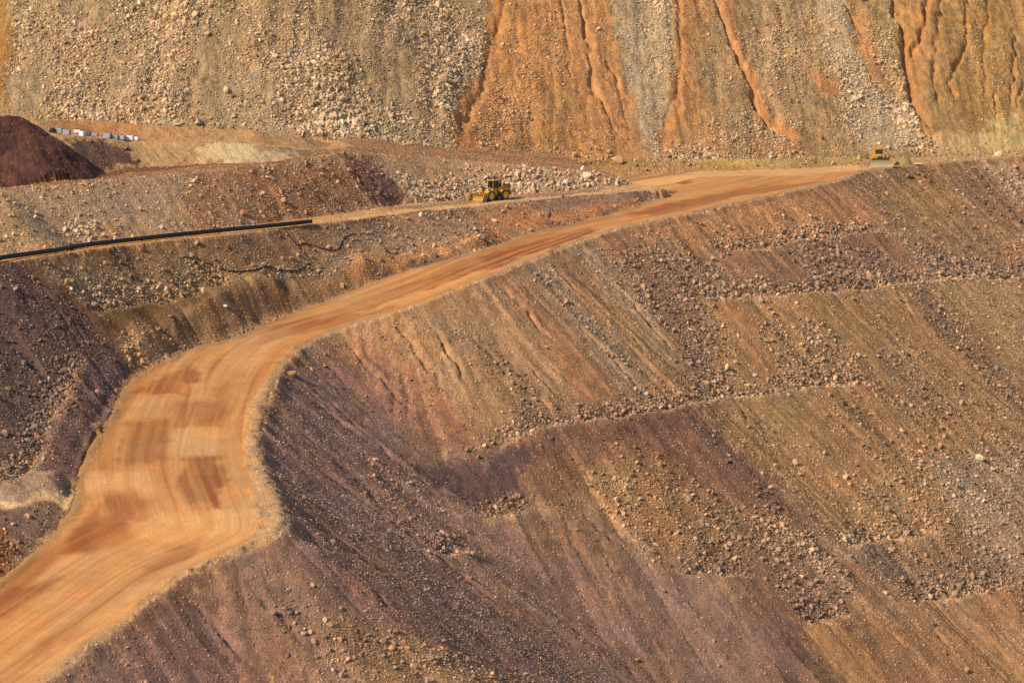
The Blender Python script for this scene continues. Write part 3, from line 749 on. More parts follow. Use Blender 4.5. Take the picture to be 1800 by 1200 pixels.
me_ = np.nonzero(((isroad) | (cls == 3)) & (road_d < 2.2) & (sy < 420))[0]
blend(me_, (196, 154, 108), .75 * sstep(np.where(sy[me_] < 300, 2.0, 1.0), .3, road_d[me_]) * np.where(cls[me_] == 3, sstep(.7, .0, road_d[me_]), 1))
FRINGE = [(452, 690), (480, 690), (458, 790), (470, 830), (506, 912), (498, 938), (455, 962), (330, 1020), (330, 1010), (440, 958), (462, 925), (450, 880), (432, 800), (436, 740)]
fr_sd = poly_sd(sx + wx * 1.2, sy + wy * 1.2, np.array(L.path(FRINGE, 'all')))
fringe = sstep(.7, -.5, fr_sd + edge_hf * 1.4) * isroad
z += fringe * (.18 + .7 * (fbm(sx * .9, sy * .9, 3, 68) - .4))
blend(np.nonzero(fringe > .02)[0], (190, 148, 104), .9 * fringe[fringe > .02])
rub = np.where(fringe > .3, .30, rub)
ml = np.nonzero(isroad & (edge_r > -1.8) & (road_d > 6) & (sy < 388))[0]
blend(ml, (172, 130, 84), .75 * sstep(-1.8, -.2, edge_r[ml]))
# earth beyond the running surface on the platform
paint([(1522, 250), (1900, 235), (1900, 300), (1656, 290), (1528, 302)], 'all', R6, (176, 136, 86), .6, .9, .45, .7)

# fine mottling of tint
mot = fbm(sx * .8, sy * .8, 4, 71) - .5
hue = fbm(sx * .25, sy * .25, 3, 72) - .5
fine = np.where(isroad, .10, .34)
col *= (1 + fine * mot)[:, None]
col[:, 0] *= 1 + .10 * hue
col[:, 2] *= 1 - .16 * hue
m3 = (cls == 3) | (cls == 1) | (cls == 2)
ms = np.nonzero(cls == 3)[0]
blend(ms, (130, 98, 75), np.full(len(ms), .20))
ex = np.clip(col[:, 1] - (.42 * col[:, 0] + .58 * col[:, 2] + 2), 0, 60) * m3
col[:, 1] -= .06 * ex
col[:, 2] += .28 * ex
col[cls == 3] *= (1 + .40 * fs[cls == 3] - .10 * rline[cls == 3])[:, None]
col = np.clip(col, 8, 245)
GAIN = {0: (1.12, 1.12, 1.09), 1: (1.35, 1.33, 1.33), 2: (1.46, 1.43, 1.36), 3: (1.50, 1.46, 1.48), 4: (1.30, 1.24, 1.08), 5: (.95, .90, .84), 6: (.76, .77, .78), 7: (1.0, 1.0, .95), 8: (1.2, 1.1, 1.05), 9: (.90, .91, .85)}
lin = srgb(col)
gain = np.ones((N, 3))
for k, g in GAIN.items():
    gain[cls == k] = g
alb = lin * gain
alb *= np.minimum(1, .70 / alb.max(1))[:, None]
alb *= (1 - .22 * np.where(isroad, 0, rub))[:, None]      # ground darkened with rubble cover: shade of the gaps between stones, put into the colour

# ------------------------------------------------------------ ground meshes, one per kind of ground
def node(nt, t, loc=None, **kw):
    n = nt.nodes.new(t)
    for k, v in kw.items():
        setattr(n, k, v)
    return n

def earth_material(name, streak_scale, streak_amt, grain, bump):
    m = bpy.data.materials.new(name)
    m.use_nodes = True
    nt = m.node_tree
    b = nt.nodes['Principled BSDF']
    b.inputs['Roughness'].default_value = .95
    b.inputs['Specular IOR Level'].default_value = .15
    ac = node(nt, 'ShaderNodeAttribute', attribute_name='tint')
    asd = node(nt, 'ShaderNodeAttribute', attribute_name='run')
    tc = node(nt, 'ShaderNodeTexCoord')
    mp = node(nt, 'ShaderNodeMapping')
    mp.inputs['Scale'].default_value = streak_scale
    nt.links.new(asd.outputs['Vector'], mp.inputs[0])
    n1 = node(nt, 'ShaderNodeTexNoise'); n1.inputs['Scale'].default_value = 1; n1.inputs['Detail'].default_value = 5; n1.inputs['Roughness'].default_value = .65
    nt.links.new(mp.outputs[0], n1.inputs['Vector'])
    n2 = node(nt, 'ShaderNodeTexNoise'); n2.inputs['Scale'].default_value = 3.2; n2.inputs['Detail'].default_value = 5; n2.inputs['Roughness'].default_value = .75
    nt.links.new(tc.outputs['Object'], n2.inputs['Vector'])
    r1 = node(nt, 'ShaderNodeMapRange'); r1.inputs[1].default_value = .3; r1.inputs[2].default_value = .7; r1.inputs[3].default_value = 1 - streak_amt; r1.inputs[4].default_value = 1 + streak_amt
    nt.links.new(n1.outputs[0], r1.inputs[0])
    r2 = node(nt, 'ShaderNodeMapRange'); r2.inputs[1].default_value = .25; r2.inputs[2].default_value = .75; r2.inputs[3].default_value = 1 - grain; r2.inputs[4].default_value = 1 + grain
    nt.links.new(n2.outputs[0], r2.inputs[0])
    mu = node(nt, 'ShaderNodeMath', operation='MULTIPLY')
    nt.links.new(r1.outputs[0], mu.inputs[0]); nt.links.new(r2.outputs[0], mu.inputs[1])
    vm = node(nt, 'ShaderNodeVectorMath', operation='SCALE')
    nt.links.new(ac.outputs['Color'], vm.inputs[0]); nt.links.new(mu.outputs[0], vm.inputs['Scale'])
    nt.links.new(vm.outputs[0], b.inputs['Base Color'])
    bp = node(nt, 'ShaderNodeBump'); bp.inputs['Distance'].default_value = bump; bp.inputs['Strength'].default_value = 1
    ad = node(nt, 'ShaderNodeMath', operation='ADD')
    nt.links.new(n1.outputs[0], ad.inputs[0]); nt.links.new(n2.outputs[0], ad.inputs[1])
    nt.links.new(ad.outputs[0], bp.inputs['Height'])
    nt.links.new(bp.outputs[0], b.inputs['Normal'])
    return m

M_ROAD = earth_material('graded_earth', (3.4, .10, 1), .10, .17, .05)
M_SLOPE = earth_material('tipped_earth', (2.4, .10, 1), .24, .40, .15)
M_FACE = earth_material('face_earth', (1.1, .10, 1), .10, .40, .20)

def mesh_from(name, co, quads, mats, attrs=None, smooth=True):
    me = bpy.data.meshes.new(name)
    me.vertices.add(len(co))
    me.vertices.foreach_set('co', np.ascontiguousarray(co, np.float32).ravel())
    k = quads.shape[1]
    me.loops.add(quads.size)
    me.loops.foreach_set('vertex_index', np.ascontiguousarray(quads, np.int32).ravel())
    me.polygons.add(len(quads))
    me.polygons.foreach_set('loop_start', np.arange(len(quads), dtype=np.int32) * k)
    me.polygons.foreach_set('use_smooth', np.full(len(quads), smooth))
    me.update(calc_edges=True)
    for nm, (tp, arr) in (attrs or {}).items():
        a = me.attributes.new(nm, tp, 'POINT')
        a.data.foreach_set('color' if 'COLOR' in tp else 'vector', np.ascontiguousarray(arr, np.float32).ravel())
    me.materials.append(mats)
    o = bpy.data.objects.new(name, me)
    C.objects.link(o)
    return o

idx = np.full(keep.shape, -1, np.int64)
idx[keep] = np.arange(N)
Q = np.stack([idx[:-1, :-1], idx[:-1, 1:], idx[1:, 1:], idx[1:, :-1]], -1).reshape(-1, 4)
Q = Q[(Q >= 0).all(1)]
qc = cls[Q[:, 0]]
onplat = (sx > 18) & (sy > 0)
kind = np.select([qc == 0, qc == 1, qc == 2, qc == 3, qc == 4, qc == 6, qc == 8], [0, 1, 2, 3, 4, 5, 6], 7)
co = np.stack([sx, sy, z], 1)
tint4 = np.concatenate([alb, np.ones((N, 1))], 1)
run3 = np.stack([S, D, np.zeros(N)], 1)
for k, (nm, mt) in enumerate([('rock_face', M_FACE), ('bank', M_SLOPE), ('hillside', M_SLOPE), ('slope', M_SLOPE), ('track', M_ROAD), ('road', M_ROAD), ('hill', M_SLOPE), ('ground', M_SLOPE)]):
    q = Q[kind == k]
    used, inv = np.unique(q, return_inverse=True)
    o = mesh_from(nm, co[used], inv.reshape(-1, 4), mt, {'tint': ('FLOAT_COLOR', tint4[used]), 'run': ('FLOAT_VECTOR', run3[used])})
    o['kind'] = 'structure'

# outer land, coarse, so that the place goes on beyond the photograph
def outer_land():
    st = 4.0
    X, Y = np.meshgrid(np.arange(-520, 521, st), np.arange(-200, 761, st))
    xs, ys = np.clip(X, L.x0 + 2, L.x0 + (L.nx - 3) * L.st), np.clip(Y, L.y0 + 2, L.y0 + (L.ny - 3) * L.st)
    h = L.samp(L.H, xs, ys)
    far = np.hypot(X - xs, Y - ys)
    h = h - far * .18 * (h < 40)
    h = np.maximum(h, -95) + (fbm(X * .03, Y * .03, 4, 81) - .5) * np.minimum(far, 12)
    inside = (np.abs(X) < 0.228 * Y + 19 - 8) & (Y > 196) & (Y < 528) & (X > -128) & (X < 138)
    h = np.where(inside, h - 12, h - 1.0)
    ny, nx = X.shape
    i = np.arange(nx * ny).reshape(ny, nx)
    q = np.stack([i[:-1, :-1], i[:-1, 1:], i[1:, 1:], i[1:, :-1]], -1).reshape(-1, 4)
    ii = inside.ravel()
    q = q[~ii[q].all(1)]
    c = srgb(np.array((142, 106, 70))) * 1.3
    n = X.size
    used, inv = np.unique(q, return_inverse=True)
    o = mesh_from('terrain', np.stack([X.ravel(), Y.ravel(), h.ravel()], 1)[used], inv.reshape(-1, 4), M_SLOPE,
                  {'tint': ('FLOAT_COLOR', np.tile(np.append(c, 1), (len(used), 1))), 'run': ('FLOAT_VECTOR', np.stack([X.ravel(), Y.ravel(), h.ravel() * 0], 1)[used])})
    o['kind'] = 'structure'
outer_land()

# ============================================================ rocks
class Ground:                                     # the finished fine surface
    def __init__(s):
        s.Z = np.full(keep.shape, -200.0); s.Z[keep] = z
        s.I = idx
    def z(s, x, y):
        fx, fy = (x - gx[0]) / ST, (y - gy[0]) / ST
        ix, iy = np.clip(np.floor(fx).astype(int), 0, len(gx) - 2), np.clip(np.floor(fy).astype(int), 0, len(gy) - 2)
        fx, fy = fx - ix, fy - iy
        Z = s.Z
        return (Z[iy, ix] * (1 - fx) + Z[iy, ix + 1] * fx) * (1 - fy) + (Z[iy + 1, ix] * (1 - fx) + Z[iy + 1, ix + 1] * fx) * fy
    def i(s, x, y):
        ix, iy = np.clip(np.rint((x - gx[0]) / ST).astype(int), 0, len(gx) - 1), np.clip(np.rint((y - gy[0]) / ST).astype(int), 0, len(gy) - 1)
        return s.I[iy, ix]
G = Ground()

def hit_fine(u, v):
    d = ray(u, v)
    t = np.arange(190, 530, .1)
    p_ = d[None, :] * t[:, None]
    w = np.nonzero(CAM_Z + p_[:, 2] <= G.z(p_[:, 0], p_[:, 1]))[0]
    k = w[0] if len(w) else 0
    return np.array([p_[k, 0], p_[k, 1], CAM_Z + p_[k, 2]])

def base_rock(sub, seed):
    bm = bmesh.new()
    bmesh.ops.create_icosphere(bm, subdivisions=sub, radius=1)
    r = random.Random(seed)
    planes = [(Vector((r.gauss(0, 1), r.gauss(0, 1), r.gauss(0, 1))).normalized(), r.uniform(.35, .75)) for _ in range(8)]
    for v in bm.verts:
        p = v.co.copy() * r.uniform(.85, 1.15)
        for n, d in planes:                       # knock flat faces off it
            e = p.dot(n) - d
            if e > 0:
                p -= n * e
        v.co = p
    V = np.array([v.co[:] for v in bm.verts])
    T = np.array([[v.index for v in f.verts] for f in bm.faces])
    bm.free()
    return V, T

def cube_rock(seed):
    r = np.random.default_rng(seed)
    V = np.array([[x, y, w] for x in (-1, 1) for y in (-1, 1) for w in (-1, 1)], float) * .62 + r.uniform(-.34, .34, (8, 3))
    T = np.array([[0, 1, 3], [0, 3, 2], [4, 6, 7], [4, 7, 5], [0, 4, 5], [0, 5, 1], [2, 3, 7], [2, 7, 6], [0, 2, 6], [0, 6, 4], [1, 5, 7], [1, 7, 3]])
    return V, T

ROCK_L = [base_rock(3, 100 + i) for i in range(6)]
ROCK_A = [base_rock(2, 200 + i) for i in range(8)]
ROCK_B = [base_rock(1, 300 + i) for i in range(12)]
ROCK_C = [cube_rock(400 + i) for i in range(14)]

def rand_rot(n):
    q = rng.normal(size=(n, 4))
    q /= np.linalg.norm(q, axis=1)[:, None]
    w, x, y, s = q.T
    return np.stack([1 - 2 * (y * y + s * s), 2 * (x * y - s * w), 2 * (x * s + y * w), 2 * (x * y + s * w), 1 - 2 * (x * x + s * s), 2 * (y * s - x * w),
                     2 * (x * s - y * w), 2 * (y * s + x * w), 1 - 2 * (x * x + y * y)], -1).reshape(n, 3, 3)

def scatter(cell, prob, x0=-134, x1=144, y0=188, y1=525):
    X, Y = np.meshgrid(np.arange(x0, x1, cell), np.arange(y0, y1, cell))
    X = X + rng.uniform(-.5, .5, X.shape) * cell
    Y = Y + rng.uniform(-.5, .5, Y.shape) * cell
    m = np.abs(X) < .228 * Y + 15
    X, Y = X[m], Y[m]
    i = G.i(X, Y)
    ok = i >= 0
    X, Y, i = X[ok], Y[ok], i[ok]
    u = F * X / (Y * math.cos(PITCH) - (z[i] - CAM_Z) * math.sin(PITCH))
    up = (Y * math.sin(PITCH) + (z[i] - CAM_Z) * math.cos(PITCH)) / (Y * math.cos(PITCH) - (z[i] - CAM_Z) * math.sin(PITCH)) * F
    ok = (np.abs(u) < 1050) & (np.abs(up) < 690) & (rng.random(len(i)) < prob(i))
    return X[ok], Y[ok], i[ok]

isr = isroad & (sd_road < -1.2) & (fringe < .3) & ~((sx > 62) & (sy > 425))
rub = np.where(isr, np.minimum(rub, .02), rub)
rub = np.where((road_d < 1.5) & ((cls == 3) | isroad) & (fringe < .3), rub * .15, rub)
clump = sstep(.3, .7, fbm(sx * .55, sy * .55, 3, 91))
def p_a(i): return np.clip((rub[i] - .33) * 1.7, 0, 1) * (.45 + .55 * clump[i])
def p_b(i): return np.clip(.03 + rub[i] * 1.15, 0, 1) * (.4 + .6 * clump[i]) * (~isr[i])
def p_c(i): return np.clip(.22 + rub[i] * .8, 0, .9) * (~isr[i])

ROCK_TINT = np.array([(178, 154, 126), (194, 170, 142), (168, 134, 104), (150, 118, 92), (186, 150, 122), (140, 128, 112), (206, 184, 154)], float)
def rock_colours(i, size, contrast):
    n = len(i)
    base = alb[i]
    c = srgb(ROCK_TINT[rng.integers(0, len(ROCK_TINT), n)]) * gain[i] * .95
    # dumps of dark ground carry dark stones
    lum = base.mean(1) / c.mean(1)
    c = c * np.clip(lum * 1.55, .40, 1.1)[:, None]
    k = rng.uniform(.15, .75, n)[:, None]
    c = base * (1 - k) + c * k
    c *= np.exp(rng.normal(.20, contrast, n) - .10 * (cls[i] == 3))[:, None]
    c *= np.minimum(1, .74 / c.max(1))[:, None]
    return np.maximum(c, .008)

def build_rocks(protos, X, Y, i, rad, colr, sink):
    n = len(X)
    which = rng.integers(0, len(protos), n)
    R = rand_rot(n)
    sc = rad[:, None] * rng.uniform(.68, 1.5, (n, 3))
    pos = np.stack([X, Y, G.z(X, Y) + rad * sink], 1)
    vs, ts, cs, off = [], [], [], 0
    for k, (V, T) in enumerate(protos):
        w = np.nonzero(which == k)[0]
        if not len(w):
            continue
        P = V[None] * sc[w][:, None, :]
        P = np.einsum('nij,nvj->nvi', R[w], P) + pos[w][:, None, :]
        vs.append(P.reshape(-1, 3))
        ts.append((T[None] + (np.arange(len(w)) * len(V))[:, None, None]).reshape(-1, 3) + off)
        cs.append(np.repeat(colr[w], len(V), 0))
        off += len(w) * len(V)
    return np.concatenate(vs), np.concatenate(ts), np.concatenate(cs)

def stone_material():
    m = bpy.data.materials.new('broken_stone')
    m.use_nodes = True
    nt = m.node_tree
    b = nt.nodes['Principled BSDF']
    b.inputs['Roughness'].default_value = .9
    b.inputs['Specular IOR Level'].default_value = .2
    a = node(nt, 'ShaderNodeAttribute', attribute_name='tint')
    tc = node(nt, 'ShaderNodeTexCoord')
    n1 = node(nt, 'ShaderNodeTexNoise'); n1.inputs['Scale'].default_value = 5; n1.inputs['Detail'].default_value = 4; n1.inputs['Roughness'].default_value = .7
    nt.links.new(tc.outputs['Object'], n1.inputs['Vector'])
    r = node(nt, 'ShaderNodeMapRange'); r.inputs[1].default_value = .3; r.inputs[2].default_value = .7; r.inputs[3].default_value = .78; r.inputs[4].default_value = 1.2
    nt.links.new(n1.outputs[0], r.inputs[0])
    vm = node(nt, 'ShaderNodeVectorMath', operation='SCALE')
    nt.links.new(a.outputs['Color'], vm.inputs[0]); nt.links.new(r.outputs[0], vm.inputs['Scale'])
    nt.links.new(vm.outputs[0], b.inputs['Base Color'])
    bp = node(nt, 'ShaderNodeBump'); bp.inputs['Distance'].default_value = .06
    nt.links.new(n1.outputs[0], bp.inputs['Height']); nt.links.new(bp.outputs[0], b.inputs['Normal'])
    return m
M_STONE = stone_material()

# gravel and rubble nobody could count
parts = []
X, Y, i = scatter(.25, p_c)
parts.append(build_rocks(ROCK_C, X, Y, i, rng.uniform(.05, .115, len(X)) * np.clip(rsz[i], .7, 1.3), rock_colours(i, 0, .34), np.where(rub[i] > .55, .35, .08)))
X, Y, i = scatter(.35, p_b)
parts.append(build_rocks(ROCK_B, X, Y, i, rng.uniform(.09, .20, len(X)) * rsz[i] ** .8 * np.where(cls[i] == 0, 1.18, 1), rock_colours(i, 0, .34), np.where(cls[i] == 0, .55, np.where(rub[i] > .62, .45, .12))))
n_small = sum(len(p[1]) for p in parts)
AX, AY, Ai = scatter(.72, p_a)
Arad = np.clip(rng.lognormal(-1.30, .34, len(AX)) * np.where(cls[Ai] == 0, .84, 1), .16, .8) * rsz[Ai] ** .9
Arad = np.clip(Arad, .14, np.where(AY > 360, .85, .40))
Acol = rock_colours(Ai, 0, .24)
appar = Arad * F / AY
order = np.argsort(-appar)
N_BIG = 270
restA = order[N_BIG:]
parts.append(build_rocks(ROCK_A, AX[restA], AY[restA], Ai[restA], Arad[restA], Acol[restA], np.where(cls[Ai[restA]] == 0, .55, .5)))
print('rocks', n_small, len(AX))

def pix(x, y, w):
    dpt = y * math.cos(PITCH) - (w - CAM_Z) * math.sin(PITCH)
    return 900 + F * x / dpt, 600 - F * (y * math.sin(PITCH) + (w - CAM_Z) * math.cos(PITCH)) / dpt

def boulder(x, y, rad, colr, label, group=None, stretch=(1, 1, 1), protos=ROCK_L, sink=.25):
    V, T = protos[rng.integers(0, len(protos))]
    R = rand_rot(1)[0]
    P = (V * rad * rng.uniform(.78, 1.22, 3)) @ R.T * np.array(stretch)
    base = P[:, 2].min()
    o = mesh_from('boulder', P - np.array([0, 0, base]), T, M_STONE, {'tint': ('FLOAT_COLOR', np.tile(np.append(colr, 1), (len(P), 1)))}, smooth=False)
    o.location = (x, y, gz(x, y) + rad * sink + base)
    o['label'] = label
    o['category'] = 'boulder'
    if group:
        o['group'] = group
    return o

def gz(x, y):
    return float(G.z(np.array([x]), np.array([y]))[0])

LONE = [  # traced one by one: pixel, radius in pixels, colour, stretch, label
    (1723, 803, 9, (196, 176, 140), (1.3, 1, .8), 'large pale boulder lying alone on the grey rubble of the right slope'),
    (514, 655, 10, (160, 122, 84), (1.1, 1, .9), 'tan boulder on the dark slope just outside the road bend'),
    (740, 377, 6, (208, 192, 164), (1, 1, 1), 'white boulder on the bank edge below the track, left of the wheel loader'),
    (397, 158, 9, (192, 172, 138), (1, 1, 1), 'large cream boulder low on the big rubble face, left of the orange gullies'),
    (342, 39, 6, (192, 170, 142), (1, 1, 1), 'pale pinkish boulder high on the left part of the rubble face'),
    (142, 65, 5, (222, 206, 176), (1, 1, 1.1), 'small white boulder high on the far left of the rubble face'),
    (350, 215, 9, (170, 158, 138), (1, 1, .9), 'grey boulder at the foot of the rubble face, right of the pale blocks'),
    (315, 218, 8, (198, 182, 150), (1.4, 1, .6), 'flat pale slab at the foot of the rubble face beside a grey boulder'),
    (1755, 270, 8, (210, 190, 158), (1, 1, .9), 'round pale boulder on the ledge right of the bulldozer'),
    (1030, 307, 8, (196, 168, 128), (1.4, 1, .7), 'large tan slab on top of the rubble cone beside the junction'),
    (1025, 297, 5, (226, 208, 184), (1, 1, 1), 'small white boulder at the crest of the rubble cone beside the junction'),
    (996, 319, 8, (212, 196, 174), (1.1, 1, .9), 'big white boulder in the rubble cone to the right of the wheel loader'),
    (1042, 323, 5, (212, 196, 174), (1, 1, 1), 'white boulder low on the rubble cone nearest the track junction'),
    (1612, 287, 6, (228, 214, 186), (1.8, 1, .35), 'flat white slab on the crest right of the olive soil heap'),
    (1662, 1146, 7, (168, 112, 62), (1, 1, 1), 'squarish orange boulder near the bottom right corner, the upper of two'),
    (1699, 1175, 8, (170, 116, 64), (1, 1, 1), 'squarish orange boulder near the bottom right corner, the lower of two'),
    (1637, 1094, 6, (128, 112, 98), (.8, 1, 1.2), 'grey boulder on the bottom right slope above two orange boulders'),
    (1278, 645, 8, (190, 166, 116), (1, 1, 1), 'cream boulder in the dark rubble column above the long terrace edge'),
    (865, 777, 6, (180, 126, 76), (1, 1, .9), 'tan boulder at the left end of the long terrace edge'),
    (1052, 51, 5, (214, 178, 138), (1, 1, 1), 'pale boulder high between two orange gullies of the rubble face'),
    (1085, 281, 9, (190, 144, 92), (1.2, 1, .9), 'big tan boulder behind the road junction at the foot of the face'),
    (1010, 258 + 15, 6, (188, 150, 104), (1, 1, 1), 'tan boulder at the foot of the orange fan left of the junction'),
    (1443, 241, 6, (186, 128, 88), (1, 1, 1), 'reddish boulder on the fine rubble left of the bulldozer and above it'),
    (396, 545 - 7, 4, (222, 206, 184), (1, 1, 1), 'small white stone lying on the olive brown bank by the road'),
    (1139, 545, 7, (168, 130, 96), (1.1, 1, .9), 'brown boulder low in the grey streak left of the dark rubble column'),
]
for u, v, rp, c, st_, lb in LONE:
    q = hit_fine(u, v + rp * .5)
    rad = rp * q[1] / F
    g_ = 1.0 if q[1] > 395 or (u < 560 and v < 290) else 1.15
    boulder(q[0], q[1], rad, np.clip(srgb(np.array(c)) * g_, 0, .75), lb, None, st_, protos=ROCK_A, sink=.35)

WHERE = [  # (test on class, pixel u, v) -> where it lies
    (lambda c, u, v: c in (0, 5, 7, 9) and u < 640 and v < 110, 'high on the rubble face at upper left'),
    (lambda c, u, v: c in (0, 5, 7, 9) and u < 640, 'low on the rubble face above the pale blocks'),
    (lambda c, u, v: c in (0, 5, 7, 9) and u < 870 and v > 180, 'at the foot of the rubble face left of the orange fan'),
    (lambda c, u, v: c in (0, 5, 7, 9) and u < 870, 'on the rubble face just left of the orange fan'),
    (lambda c, u, v: c in (0, 5, 6, 9) and u < 1070, 'on or below the orange fan of the rubble face'),
    (lambda c, u, v: c in (0, 5, 6, 9) and u < 1195, 'in the narrow pale chute between orange gullies'),
    (lambda c, u, v: c in (0, 5, 6, 9) and u < 1425, 'on the brown part of the face behind the junction'),
    (lambda c, u, v: c in (0, 5, 6, 9) and u < 1645 and v < 190, 'in the pale chute above the bulldozer'),
    (lambda c, u, v: c in (0, 5, 6, 9) and u < 1645, 'at the foot of the pale chute behind the bulldozer'),
    (lambda c, u, v: c in (0, 5, 6, 9), 'below the yellow eroded face at upper right'),
    (lambda c, u, v: c == 2 and u > 640, 'in the rubble cone behind the wheel loader'),
    (lambda c, u, v: c in (2, 8), 'on the rubble bank above the black pipe'),
    (lambda c, u, v: c == 1 and u < 160 and v > 560, 'in the dark bank left of the road bend'),
    (lambda c, u, v: c == 1, 'on the rubble bank between track and haul road'),
    (lambda c, u, v: c == 3 and v < 455 and u > 1240, 'on the slope above the uppermost terrace edge at right'),
    (lambda c, u, v: c == 3 and v < 540 and u > 1380, 'along the second terrace edge at upper right'),
    (lambda c, u, v: c == 3 and u < 1440 and u > 1040 and v < 725, 'in the dark rubble column above the long terrace edge'),
    (lambda c, u, v: c == 3 and u > 1440 and v < 780, 'on the olive slope at right below the second terrace edge'),
    (lambda c, u, v: c == 3 and v < 800 and u < 1040, 'on the streaked slope under the road'),
    (lambda c, u, v: c == 3 and u > 1440 and v < 1000, 'in the golden and grey rubble at lower right'),
    (lambda c, u, v: c == 3 and u > 1330, 'along the lowest terrace edges at bottom right'),
    (lambda c, u, v: c == 3 and u > 1000 and v < 1030, 'in the golden rubble below the long terrace edge'),
    (lambda c, u, v: c == 3 and u < 960 and v > 1040, 'in the tan rubble at the bottom of the dark slope'),
    (lambda c, u, v: True, 'on the dark purple slope below the road bend'),
]
for k in order[:N_BIG]:
    x_, y_ = AX[k], AY[k]
    u_, v_ = pix(x_, y_, z[Ai[k]])
    c_ = int(cls[Ai[k]])
    w_ = next(w for f_, w in WHERE if f_(c_, u_, v_))
    lum = Acol[k].mean()
    tone = 'pale' if lum > .40 else 'dull brown' if lum < .20 else 'tan'
    boulder(x_, y_, Arad[k], Acol[k], f'{tone} broken boulder {w_}', 'boulders ' + w_, protos=ROCK_A, sink=.2)
off = 0
vs, ts, cs = [], [], []
for v, t_, c in parts:
    vs.append(v); ts.append(t_ + off); cs.append(c); off += len(v)
vs, ts, cs = np.concatenate(vs), np.concatenate(ts), np.concatenate(cs)
o = mesh_from('rubble', vs, ts, M_STONE, {'tint': ('FLOAT_COLOR', np.concatenate([cs, np.ones((len(cs), 1))], 1))}, smooth=False)
o['kind'] = 'stuff'

# ============================================================ plant and other things
def material(name, rgb, rough=.6, metal=0.0, dirt=(150, 108, 70), dirt_amt=.35, spec=.4):
    m = bpy.data.materials.new(name)
    m.use_nodes = True
    nt = m.node_tree
    b = nt.nodes['Principled BSDF']
    b.inputs['Roughness'].default_value = rough
    b.inputs['Metallic'].default_value = metal
    b.inputs['Specular IOR Level'].default_value = spec
    tc = node(nt, 'ShaderNodeTexCoord')
    n = node(nt, 'ShaderNodeTexNoise'); n.inputs['Scale'].default_value = 2.2; n.inputs['Detail'].default_value = 6; n.inputs['Roughness'].default_value = .7
    nt.links.new(tc.outputs['Object'], n.inputs['Vector'])
    r = node(nt, 'ShaderNodeMapRange'); r.inputs[1].default_value = .45; r.inputs[2].default_value = .70; r.inputs[3].default_value = dirt_amt * .25; r.inputs[4].default_value = dirt_amt
    nt.links.new(n.outputs[0], r.inputs[0])
    mx = node(nt, 'ShaderNodeMix', data_type='RGBA')
    mx.inputs[6].default_value = (*srgb(np.array(rgb)), 1)
    mx.inputs[7].default_value = (*srgb(np.array(dirt)), 1)
    nt.links.new(r.outputs[0], mx.inputs[0])
    nt.links.new(mx.outputs[2], b.inputs['Base Color'])
    return m

MAT = {
    'yellow': material('machine_yellow', (208, 152, 34), .5, dirt_amt=.5),
    'rim_yellow': material('rim_yellow', (236, 170, 40), .5, dirt_amt=.15),
    'dull_yellow': material('worn_yellow', (176, 134, 50), .65, dirt=(140, 108, 66), dirt_amt=.75),
    'steel': material('worn_steel', (150, 136, 108), .6, .15, dirt=(206, 184, 136), dirt_amt=.8),
    'dark': material('dark_steel', (30, 28, 28), .6, dirt_amt=.2),
    'tyre': material('rubber', (44, 40, 38), .85, dirt=(150, 124, 98), dirt_amt=.5),
    'glass': material('cab_glass', (14, 22, 22), .08, dirt_amt=.05, spec=.8),
    'pipe': material('black_pipe', (22, 24, 28), .45, dirt=(90, 74, 62), dirt_amt=.25),
    'hose': material('black_hose', (26, 23, 24), .6, dirt=(70, 56, 50), dirt_amt=.4),
    'block_green': material('grey_green_concrete', (150, 160, 148), .8, dirt_amt=.2),
    'block_lilac': material('grey_concrete', (158, 156, 168), .8, dirt_amt=.2),
    'block_white': material('white_concrete', (232, 232, 226), .7, dirt_amt=.1),
    'block_dark': material('dark_grey_concrete', (96, 92, 104), .8, dirt_amt=.2),
    'lamp': material('lamp_glass', (226, 224, 210), .15, dirt_amt=.1),
    'tarp': material('black_sheet', (22, 20, 22), .5, dirt_amt=.1),
    'soil': material('olive_soil', (146, 128, 74), .95, dirt=(136, 110, 70), dirt_amt=.8),
}

